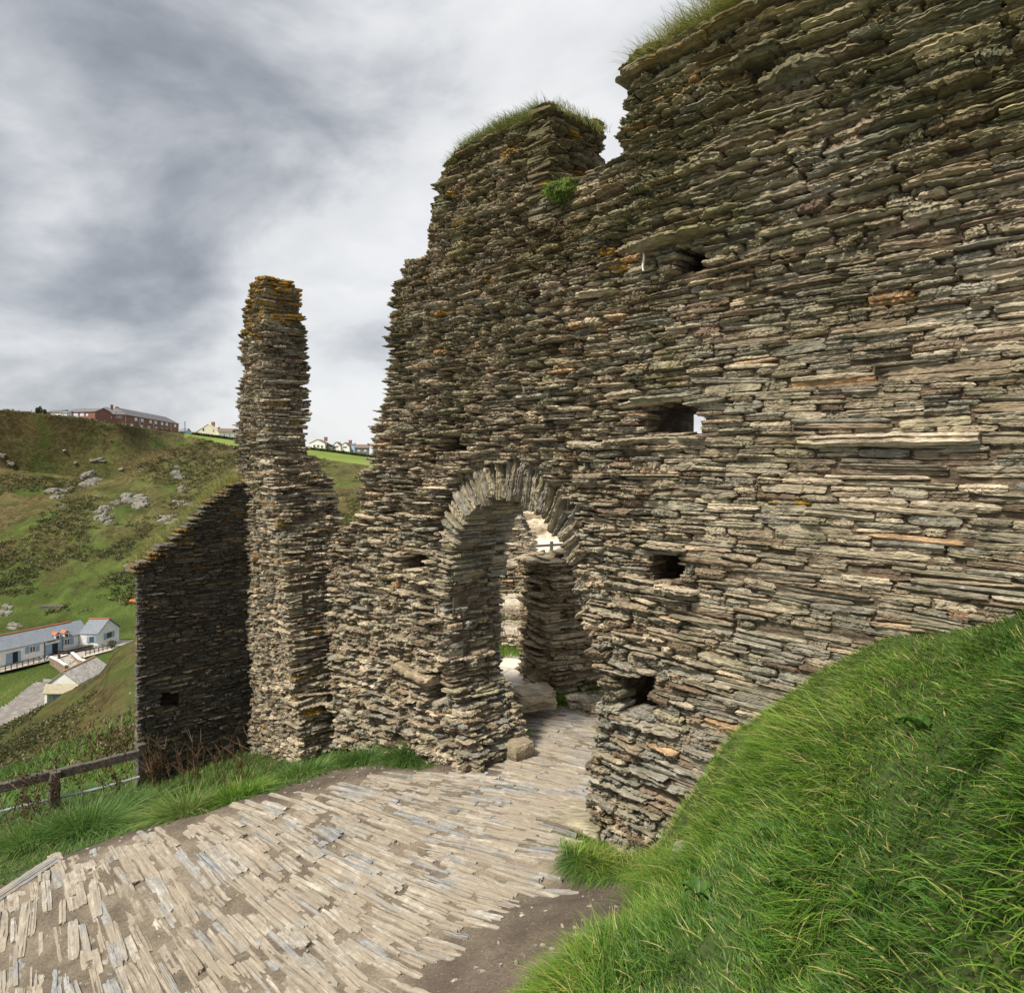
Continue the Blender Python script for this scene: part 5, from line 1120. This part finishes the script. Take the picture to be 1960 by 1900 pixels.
# ------------------------------------------------------------------ near fence
fz = -2.735; Q0, Q1 = np.array([-5.2, 4.98, fz-.02]), P(266, 1442, 6.33); Q1[2] = fz
fe = tag(empty('rail_fence', (Q1[0], Q1[1], -3.2)), 'dark wooden post and rail fence ending at the buttress wall', 'fence')
d_ = unit(Q1-Q0); n_ = unit(np.cross(d_, UP)); L_ = np.linalg.norm(Q1-Q0)
def tube(name, pts, r, mat, parent=None, k=8, attrs=None, taper=None):
    pts = np.array(pts, float); n = len(pts); tg = np.gradient(pts, axis=0); tg = unit_rows(tg); s1 = unit_rows(np.cross(tg, np.where(np.abs(tg[:, 2:3]) > .9, [[1., 0, 0]], [[0, 0, 1.]]))); s2 = np.cross(tg, s1)
    an = np.arange(k)/k*2*pi; rr = np.full(n, r) if taper is None else r*np.asarray(taper)
    V = pts[:, None]+rr[:, None, None]*(np.cos(an)[None, :, None]*s1[:, None]+np.sin(an)[None, :, None]*s2[:, None]); i = np.arange(n-1)[:, None]*k; j = np.arange(k)[None]; j2 = (j+1) % k
    F_ = np.stack([i+j, i+j2, i+k+j2, i+k+j], -1).reshape(-1, 4); caps = np.array([np.arange(k)[::-1], (n-1)*k+np.arange(k)]); return build(name, V.reshape(-1, 3), [F_, caps], mat, parent, attrs)
def plank(name, p, q, hw_, hh_, mat, parent, seed=0):
    n = 40; p = np.array(p); q = np.array(q); d = unit(q-p); s_ = unit(np.cross(d, UP)); up_ = np.cross(s_, d); V = []; rg = np.random.default_rng(seed)
    prof = [(-1, -1), (-1, .8), (-.8, 1), (.8, 1), (1, .8), (1, -1)]
    for i in range(n):
        c = p+(q-p)*i/(n-1)+up_*.006*float(vnoise(i*.4, seed)); w_ = hw_*(1+.08*float(vnoise(i*.5, seed, 3))); h_ = hh_*(1+.08*float(vnoise(i*.3, seed, 7)))
        V += [c+s_*a*w_+up_*b_*h_ for a, b_ in prof]
    k = 6; i = np.arange(n-1)[:, None]*k; j = np.arange(k)[None]; j2 = (j+1) % k; F_ = np.stack([i+j, i+j2, i+k+j2, i+k+j], -1).reshape(-1, 4)
    return build(name, np.array(V), [F_, np.array([np.arange(k)[::-1], (n-1)*k+np.arange(k)])], mat, parent)
plank('rail', Q0, Q1, .024, .036, M_wood, fe, 1)
for k, (px_, yy) in enumerate(((95, 5.82), (262, 6.36), (-190, 5.1))):
    x = (px_-CX)/FPX*yy; plank('post', (x, yy+.06, -3.45), (x+.001, yy+.061, fz+(.035 if k == 0 else .05)), .036, .036, M_wood, fe, 4+k)
tube('lower_rail', [Q0+(Q1-Q0)*t_+UP*(-.20-.012*sin(t_*9))+n_*.03 for t_ in np.linspace(0, 1, 30)], .012, M_metal, fe)
tube('lower_rail', [Q0+(Q1-Q0)*t_+UP*(-.33-.010*sin(t_*7))+n_*.03 for t_ in np.linspace(0, 1, 30)], .009, M_metal, fe)

# ------------------------------------------------------------------ grass
def nrm_at(x, y, f=ground, e=.05):
    z0 = f(x, y); return unit_rows(np.stack([-(f(x+e, y)-z0)/e, -(f(x, y+e)-z0)/e, np.ones_like(x)], -1))
def zlook(x, y):
    i = np.clip(((x-gridX[0])/.035), 0, len(gridX)-1.001); j = np.clip(((y-gridY[0])/.035), 0, len(gridY)-1.001); i0 = i.astype(int); j0 = j.astype(int); fi = i-i0; fj = j-j0
    return Zg[i0, j0]*(1-fi)*(1-fj)+Zg[i0+1, j0]*fi*(1-fj)+Zg[i0, j0+1]*(1-fi)*fj+Zg[i0+1, j0+1]*fi*fj
def dlook(x, y):
    i = np.clip(((x-gridX[0])/.035).astype(int), 0, len(gridX)-1); j = np.clip(((y-gridY[0])/.035).astype(int), 0, len(gridY)-1); return ondirt[i, j]
# bank
n = 330000
x = R.uniform(-.6, 3.2, n); y = R.uniform(.5, 4.8, n)
z_ = zlook(x, y); pz = np.stack([x, y, z_], -1); qx, qy = px_of(pz)
m = (~dlook(x+.02*R.normal(size=n), y+.02*R.normal(size=n))) & (wn(x, y) > .0) & (qx > 850) & (qx < 2350) & (qy < 2350) & (qx+(1900-qy)*.0 > 930)
dn = .35+.9*np.clip(.5+fbm(x*3, y*3, 0, 3, 101), 0, 1); m &= R.random(n) < dn
x, y, z_ = x[m], y[m], z_[m]; n = len(x); print('bank blades', n)
Pb = np.stack([x, y, z_], -1); Nb = nrm_at(x, y); Nb = unit_rows(Nb*.55+np.array([[0, 0, .6]]))
fl = fbm(x*1.6, y*1.6, 2, 3, 103); fl2 = fbm(x*1.6, y*1.6, 7, 3, 104); hl = np.clip(.65+1.3*fbm(x*3.2+3, y*3.2, 4, 3, 105), .35, 1.35)
downhill = unit_rows(Nb*np.array([[1, 1, 0]])+1e-6)
fl = fl+.9*fbm(x*5, y*5, 2, 2, 203); fl2 = fl2+.9*fbm(x*5, y*5, 7, 2, 204)
lean = np.stack([-.30+1.3*fl, -.15+1.3*fl2, -.1+0*x], -1)*.62+downhill*.25+R.normal(0, .55, (n, 3))*np.array([[1, 1, .3]])
edgew = np.clip(wn(x, y)/.35, .45, 1)
ln = (.045+.085*R.random(n)**1.2)*hl*edgew+.02
lush = np.clip((2.9-y)/1.1, 0, 1)                          # coarser, bluer blades towards the near corner
tone = np.clip(.44+.55*fbm(x*1.6, y*1.6, 5, 4, 107)+.22*R.normal(size=n)-.14*lush+.10*np.clip((y-2.4)/.6, 0, 1), 0, .86); dead = R.random(n) < (.085+.10*(np.clip(.5-wn(x, y), 0, .5)*2)); tone[dead] = R.uniform(.85, 1, dead.sum())
wd = (.0018+.0030*R.random(n)**1.5)*(1+.6*lush)
tag(blades('bank_grass', Pb, Nb, ln*(.92-.22*lush), wd, lean, tone, M_grass), 'lush green grass covering the bank at lower right', 'grass', kind='stuff')

# verge between the path and the walls / fence, plus grass by the right jamb
def scatter(name, n, box_, maskf, lnf, wdf, leanv, tonef_, mat, label, jl=.45, curl=1.):
    x = R.uniform(box_[0], box_[1], n); y = R.uniform(box_[2], box_[3], n); m = maskf(x, y); x, y = x[m], y[m]; n = len(x); print(name, n)
    if n == 0: return
    Pb = np.stack([x, y, zlook(x, y)], -1); Nb = np.tile([[0, 0, 1.]], (n, 1))+R.normal(0, .12, (n, 3)); lean = np.array([leanv])+R.normal(0, jl, (n, 3))*np.array([[1, 1, .15]])
    lean[:, 0] += .5*fbm(x*2, y*2, 1, 2, 111); lean[:, 1] += .5*fbm(x*2, y*2, 9, 2, 112)
    tag(blades(name, Pb, Nb, lnf(x, y), wdf(x, y), lean, tonef_(x, y), mat, curl=curl), label, 'grass', kind='stuff')
ispath = lambda x, y: dlook(x, y)
vx = lambda x, y: (~ispath(x+.03*R.normal(size=len(x)), y+.03*R.normal(size=len(y)))) & (x < -.2) & ((wn(x, y) > .02) | (ws(x, y) > 6.2)) & (px_of(np.stack([x, y, zlook(x, y)], -1))[0] > -160)
def vlen(x, y):
    back = np.clip((y-(4.9+.35*(x+4)))/.9, 0, 1) * np.clip((-1.0-x)/1.2, 0, 1)
    tall = np.clip(.3+1.2*fbm(x*1.7, y*1.7, 3, 3, 121), .1, 1)
    return (.03+.04*R.random(len(x)))*(1+.3*tall)+back*tall*.13*R.random(len(x))
scatter('verge_grass', 80000, (-6, -.2, 2.8, 7.6), vx, vlen, lambda x, y: .003+.003*R.random(len(x)), (.15, -.25, -.1), lambda x, y: np.clip(.42+.3*fbm(x*2, y*2, 6, 3, 123)+.22*R.normal(size=len(x)), 0, .99), M_grassmix, 'green verge grass between the path and the ruined walls')
# clumps
def tuft(px, py, r, n, ln, mat, label, leanv=(0, -.2, 0), spread=1.0, tone0=.4, name='grass_tuft', z=None, width=.005, up=1.):
    c = gxy(px, py) if z is None else G(px, py, z); rr = r*np.sqrt(R.random(n)); an = R.uniform(0, 2*pi, n); x = c[0]+rr*np.cos(an); y = c[1]+rr*np.sin(an); zz = zlook(x, y)
    Pb = np.stack([x, y, zz], -1); out_ = np.stack([np.cos(an), np.sin(an), 0*an], -1)*(rr/r)[:, None]
    lean = out_*spread*1.0+np.array([leanv])+R.normal(0, .22, (n, 3))
    return tag(blades(name, Pb, np.tile([[0, 0, 1.]], (n, 1))+out_*.35, ln*R.uniform(.55, 1.15, n), width*R.uniform(.6, 1.2, n), lean, np.clip(tone0+R.normal(0, .17, n), 0, 1), mat, curl=1.1), label, 'grass tuft')
tuft(175, 1585, .24, 1300, .24, M_grassmix, 'large arching grass tuft on the verge, left of the others', leanv=(.35, -.1, -.1), tone0=.35)
tuft(345, 1555, .15, 800, .20, M_grassmix, 'straw coloured arching grass tuft below the buttress', leanv=(-.4, -.2, -.1), tone0=.62)
tuft(255, 1540, .18, 800, .19, M_grassmix, 'green grass tuft at the left corner of the buttress', leanv=(.5, -.1, 0), tone0=.4)
tuft(60, 1610, .22, 1000, .19, M_grassmix, 'grass tuft at the left edge under the fence', leanv=(.1, -.3, 0), tone0=.45)
tuft(455, 1520, .2, 800, .13, M_grass, 'bright leafy tuft at the corner of pillar and buttress', tone0=.55)
tuft(580, 1480, .18, 800, .13, M_grassmix, 'green tuft at the foot of the pillar', tone0=.4)
tuft(700, 1455, .18, 1100, .13, M_grassmix, 'dense green tuft below the wall left of the door', leanv=(.2, -.4, 0), tone0=.3)
tuft(780, 1452, .14, 800, .13, M_grassmix, 'dark green tuft at the left door jamb', leanv=(-.1, -.5, 0), tone0=.3)
tuft(1130, 1640, .12, 2000, .09, M_grassmix, 'mounded grass tuft beside the path, below the flat slab', leanv=(-.35, -.6, -.2), tone0=.35, width=.0035)
tuft(1200, 1655, .16, 2400, .11, M_grassmix, 'mounded grass tuft at the foot of the wall, by the bank', leanv=(-.3, -.6, -.2), tone0=.4, width=.0035)
tuft(1270, 1650, .09, 800, .10, M_grassdry, 'brownish dry grass tuft at the edge of the bank', leanv=(-.4, -.4, -.2), tone0=.35, width=.003)
tuft(1000, 1402, .05, 200, .09, M_grass, 'small green tuft behind the stone block', tone0=.5, z=-2.33)
tuft(1068, 1342, .10, 700, .11, M_grass, 'rounded green tuft right of the boulder', tone0=.6, z=-2.33)
tuft(1130, 1318, .08, 600, .16, M_grass, 'ferny green tuft behind the right jamb', tone0=.66, z=-2.33)
def strip(p0, p1, w_, n, ln, mat, label, tone0=.6, name='grass', lean=(0, -.2, 0), width=.006, hgt=None):
    p0 = np.array(p0, float); p1 = np.array(p1, float); t_ = R.random(n); sd = unit(np.cross(p1-p0, UP)); c = p0+(p1-p0)*t_[:, None]+sd*(R.uniform(-w_, w_, n))[:, None]; c[:, 2] += R.uniform(-.02, .02, n)
    return tag(blades(name, c, np.tile([[0, 0, 1.]], (n, 1)), ln*R.uniform(.5, 1.2, n), width*R.uniform(.6, 1.2, n), np.array([lean])+R.normal(0, .3, (n, 3)), np.clip(tone0+R.normal(0, .17, n), 0, 1), mat), label, 'grass', kind='stuff')
strip((-.3, 8.35, -2.36), (.5, 8.25, -2.36), .12, 1500, .10, M_grass, 'grass strip at the foot of the nearer pale step'); strip((-.4, 9.36, -2.2), (.5, 9.36, -2.2), .07, 900, .09, M_grassdry, 'dry grass strip between the two pale steps')
strip((-.4, 11.0, -2.1), (.6, 11.0, -2.1), .2, 900, .12, M_grass, 'green grass around the low wall stub'); strip((-.2, 15, -2.35), (1.5, 15.5, -2.2), .6, 1500, .2, M_grass, 'green ledge of grass below the pale rock face', width=.01)
# far wooden barrier near the rock face
railfence('wooden_barrier', (.3, 16.0, -2.9), (1.6, 16.6, -2.9), 2, .9, 'thin pale wooden barrier in front of the rock face', th=.03)

# wall tops
def top_grass(F, pts, depth, n, ln, mat, label, tone0=.45, lean=(0, 0, 0), width=.003, zj=.02, drop=0.):
    q = resample(np.array(pts), 200); i = R.integers(0, 200, n); dd = R.random(n)*depth; c = F.O+F.A*q[i, 0][:, None]+UP*(q[i, 1]+R.uniform(-zj, zj, n))[:, None]-F.N*(dd-.02)[:, None]
    c[:, :] += F.A*R.normal(0, .01, n)[:, None]; fr = np.clip(1-dd/.1, 0, 1)
    L_ = ln*R.uniform(.4, 1.2, n)*(.6+.6*np.clip(.5+fbm(q[i, 0]*4, dd*4, 0, 2, 131), 0, 1)); le = np.array([lean])+R.normal(0, .35, (n, 3))+F.N*(fr*(.5+drop))[:, None]
    le[:, 2] -= fr*drop
    return tag(blades('wall_top_grass', c, np.tile([[0, 0, 1.]], (n, 1)), L_, width*R.uniform(.6, 1.2, n), le, np.clip(tone0+R.normal(0, .2, n), 0, 1), mat), label, 'grass', kind='stuff')
top_grass(MW, [(onwall(1212, 112)[0]-.02, 2.30), (onwall(1300, 60)[0], 2.34), (.9, 2.36)], .45, 34000, .19, M_grassdry, 'long dry grass hanging over the top right corner of the wall', zj=.05, tone0=.42, lean=(-.3, 0, 0), drop=.35)
top_grass(MW, [onwall(860, 325), onwall(885, 284), onwall(960, 243), onwall(1040, 214)], .45, 26000, .095, M_grassdry, 'grass growing on the sloping top of the broken tower', zj=.05, tone0=.25, lean=(-.15, 0, 0), width=.003, drop=.45)
top_grass(MW, [onwall(1044, 214), onwall(1080, 200)], .5, 1200, .07, M_grassdry, 'thin fringe of grass at the peak of the tower', tone0=.3, lean=(-.1, 0, 0), width=.003)
dtop = [dk[i] for i in range(1, 11)]
q = resample(np.array(dtop), 220); n = 9000; i = R.integers(0, 220, n); dd = R.random(n)
c = DW.O+DW.A*(q[i, 0]+.0)[:, None]+UP*(q[i, 1]-.01)[:, None]+bkv*(.15+dd*1.0)[:, None]
tag(blades('wall_top_grass', c, np.tile([[0, 0, 1.]], (n, 1)), .15*R.uniform(.4, 1.2, n), .005*R.uniform(.6, 1.2, n), np.array([[-.5, .1, 0]])+R.normal(0, .3, (n, 3)), np.clip(.45+.2*R.normal(size=n), 0, 1), M_grassdry), 'yellow green grass crest along the sloping buttress top', 'grass', kind='stuff')
# moss cushion on the notch
def cushion(name, c, size, n, ln, label, mat, tone0, seed):
    V_, F_ = IC[4]; q = unit_rows(V_); d = 1+.22*fbm(q[:, 0]*1.7, q[:, 1]*1.7, q[:, 2]*1.7, 3, seed); d = d+.45*fbm(q[:, 0]*3+4, q[:, 1]*3, q[:, 2]*3, 2, seed+5); e = tag(empty(name, c), label, 'moss')
    build('moss_body', q*d[:, None]*np.array(size)+c, F_, M_turf, e)
    k = R.integers(0, len(q), n); p = q[k]*(d[k])[:, None]*np.array(size)+c+R.normal(0, .004, (n, 3))
    blades('moss_fronds', p, q[k]+R.normal(0, .3, (n, 3)), ln*R.uniform(.5, 1.2, n), .004*np.ones(n), R.normal(0, .4, (n, 3)), np.clip(tone0+R.normal(0, .15, n), 0, 1), mat, e, seg=3)
am, zm = onwall(1086, 368); cushion('moss_cushion', MW.at(am, zm, .02), (.13, .08, .07), 6000, .022, 'bright green moss cushion in the notch beside the tower', M_grass, .68, 5)
# dead weeds in front of the buttress and through the fence
def weeds(name, label, spots, hgt, mat, bushy, cat='weeds'):
    for (px, py, n) in spots:
        c = gxy(px, py); e = tag(empty(name, c), label[(px, py)] if isinstance(label, dict) else label, cat); V = []; Vs = []; Fs = []; nb = 0; tn = []; lp_ = []
        for k in range(n):
            b0 = c+np.array([R.normal(0, .10), R.normal(0, .08), -.02]); h_ = hgt*R.uniform(.6, 1.15); dr = np.array([R.normal(0, .22), R.normal(0, .15), 1]); pts = [b0+dr*h_*t_+np.array([.03*sin(4*t_+k), 0, 0]) for t_ in np.linspace(0, 1, 8)]
            br = [pts]
            for j in range(5):
                s_ = pts[R.integers(3, 7)]; dd_ = np.array([R.normal(0, .6), R.normal(0, .4), .8]); br.append([s_+dd_*h_*.28*t_ for t_ in np.linspace(0, 1, 4)])
            for q_ in br:
                q_ = np.array(q_); m_ = len(q_); r0 = .004 if q_ is br[0] else .002
                for a_i in range(3): V.append(None)
                an = np.arange(3)/3*2*pi; ring_ = q_[:, None]+.0035*(1-.6*np.linspace(0, 1, m_))[:, None, None]*np.stack([np.cos(an), np.sin(an), 0*an], -1)[None]
                Vs.append(ring_.reshape(-1, 3)); i_ = np.arange(m_-1)[:, None]*3; j_ = np.arange(3)[None]; Fs.append((np.stack([i_+j_, i_+(j_+1) % 3, i_+3+(j_+1) % 3, i_+3+j_], -1).reshape(-1, 4))+nb); nb += m_*3; tn.append(np.full(m_*3, R.uniform(.5, 1)))
                if bushy: 
                    for _ in range(int(10*bushy)): lp_.append(q_[R.integers(m_//2, m_)]+R.normal(0, .012, 3))
        build('stems', np.concatenate(Vs), np.concatenate(Fs), mat, e, {'tone': np.concatenate(tn), 'hh': np.zeros(nb)})
        if lp_:
            lp_ = np.array(lp_); m_ = len(lp_); sd = unit_rows(R.normal(0, 1, (m_, 3))); s2 = unit_rows(np.cross(sd, R.normal(0, 1, (m_, 3)))); l = .010
            build('seed_heads', np.stack([lp_-sd*l, lp_-s2*l*.7, lp_+sd*l, lp_+s2*l*.7], 1).reshape(-1, 3), (np.arange(m_)*4)[:, None]+np.arange(4)[None], mat, e, {'tone': np.repeat(R.random(m_)*.5, 4), 'hh': np.zeros(4*m_)})
weeds('dry_stalks', {(310, 1515): 'thin dry stalks against the left part of the buttress', (370, 1510): 'thin dry stalks against the middle of the buttress', (440, 1500): 'thin dry stalks against the right part of the buttress', (485, 1492): 'thin dry stalks in the corner of pillar and buttress', (280, 1520): 'thin dry stalks at the left edge of the buttress'}, [(310, 1515, 12), (370, 1510, 13), (440, 1500, 10), (485, 1492, 6), (280, 1520, 9)], .46, M_weed, 0)
weeds('dead_dock', {(118, 1560): 'dark brown seeded dock plant in front of the fence post', (50, 1600): 'dark brown seeded dock plant at the left edge', (5, 1580): 'dark brown dock plant cut by the left edge of view', (215, 1545): 'dark brown dock plant between fence post and buttress', (80, 1565): 'dark brown dock plant left of the fence post'}, [(118, 1560, 4), (50, 1600, 5), (5, 1580, 6), (215, 1545, 5), (80, 1565, 3)], .42, M_weed, 1.0)
# tall grass and dark seed heads beyond the fence (on the near spur)
n = 60000; u = R.uniform(-.95, -.50, n); yy = R.uniform(6.2, 13, n); x = u*yy; js = np.clip(np.searchsorted(us, u), 0, len(us)-1); z_ = np.array([0.]*n)
ki = 25; 
for j in np.unique(js): mk = js == j; z_[mk] = np.interp(yy[mk], Yr[:60, j], Zr[:60, j])
tag(blades('slope_grass', np.stack([x, yy, z_], -1), np.tile([[0, 0, 1.]], (n, 1)), .05+.11*R.random(n), .010+.006*R.random(n), np.array([[.2, 0, 0]])+R.normal(0, .4, (n, 3)), np.clip(.5+.2*R.normal(size=n)+.3*fbm(x*.8, yy*.8, 0, 3, 141), 0, 1), M_grassmix), 'bright rough grass on the slope beyond the fence', 'grass', kind='stuff')
def spur_weeds(px, py, n, label):
    h = hit(px, py, ymin=6.5)
    if h is None: return
    e = tag(empty('seeded_weeds', h), label, 'weeds', 'brown seeded weeds beyond the fence'); c = h+np.stack([R.normal(0, .25, n), R.normal(0, .25, n), R.uniform(0, .45, n)], -1); sd = unit_rows(R.normal(0, 1, (n, 3))+[[0, 0, 1.5]]); s2 = unit_rows(np.cross(sd, R.normal(0, 1, (n, 3)))); l = .03
    build('seed_heads', np.stack([c-sd*l, c-s2*l*.3, c+sd*l, c+s2*l*.3], 1).reshape(-1, 3), (np.arange(n)*4)[:, None]+np.arange(4)[None], M_weed, e, {'tone': np.repeat(R.random(n), 4), 'hh': np.zeros(4*n)})
for a in ((245, 1440, 700, 'brown seeded weeds beside the left edge of the buttress'), (215, 1450, 500, 'brown seeded weeds beyond the fence, middle clump'), (180, 1465, 350, 'brown seeded weeds beyond the fence, left clump')): spur_weeds(*a)
# dock leaves and a dry bramble stem on the bank
M_leaf = m_grass('broad_leaf', [(0, (.04, .11, .018)), (1, (.09, .18, .03))])
def leafplant(px, py, label, k=7, L_=.09, z=None):
    c = gxy(px, py); c[2] = float(zlook(np.array([c[0]]), np.array([c[1]]))[0])+.02; V = []; F_ = []
    for i in range(k):
        an = i*2.4+R.normal(0, .3); d = np.array([cos(an), sin(an), 0]); s_ = np.array([-sin(an), cos(an), 0]); nb = len(V); l = L_*R.uniform(.7, 1.2)
        for j in range(6):
            t_ = j/5; w_ = l*.32*sin(pi*min(t_*.93+.07, 1))**.8; cc = c+d*l*t_+UP*(.05*sin(t_*2.6)*l/.09+.01)
            V += [cc-s_*w_+UP*.008, cc-UP*.004, cc+s_*w_+UP*.008]
        for j in range(5): b0 = nb+j*3; F_ += [[b0, b0+1, b0+4, b0+3], [b0+1, b0+2, b0+5, b0+4]]
    tag(build('dock_plant', np.array(V), np.array(F_), M_leaf, None, {'tone': R.random(len(V)), 'hh': np.zeros(len(V))}, smooth=True), label, 'plant')
leafplant(1335, 1735, 'broad leaved plant at the lower edge of the bank', 7, .065); leafplant(1480, 1590, 'small dock leaves in the middle of the bank', 5, .05); leafplant(1755, 1330, 'dock leaves high on the bank near the wall', 5, .06); leafplant(1500, 1720, 'dock leaves low on the bank', 5, .055); leafplant(1750, 1790, 'dock leaves at the lower right', 5, .05)
pts = [gxy(1590, 1462), gxy(1600, 1445), gxy(1660, 1430), gxy(1750, 1398)]; pts = [p+UP*h_ for p, h_ in zip(pts, (.03, .07, .10, .09))]
q_ = np.array(pts); q_ = np.stack([np.interp(np.linspace(0, 3, 16), [0, 1, 2, 3], q_[:, k]) for k in range(3)], -1)
tube('dry_twig', q_, .0022, M_weed, None, 5, {'tone': np.full(16*5, 1.), 'hh': np.zeros(80)}); tag(bpy.context.scene.objects['dry_twig'], 'long thin dry stem lying across the bank grass', 'stem')
print('done', sum(len(o.data.polygons) for o in bpy.data.objects if o.type == 'MESH'))
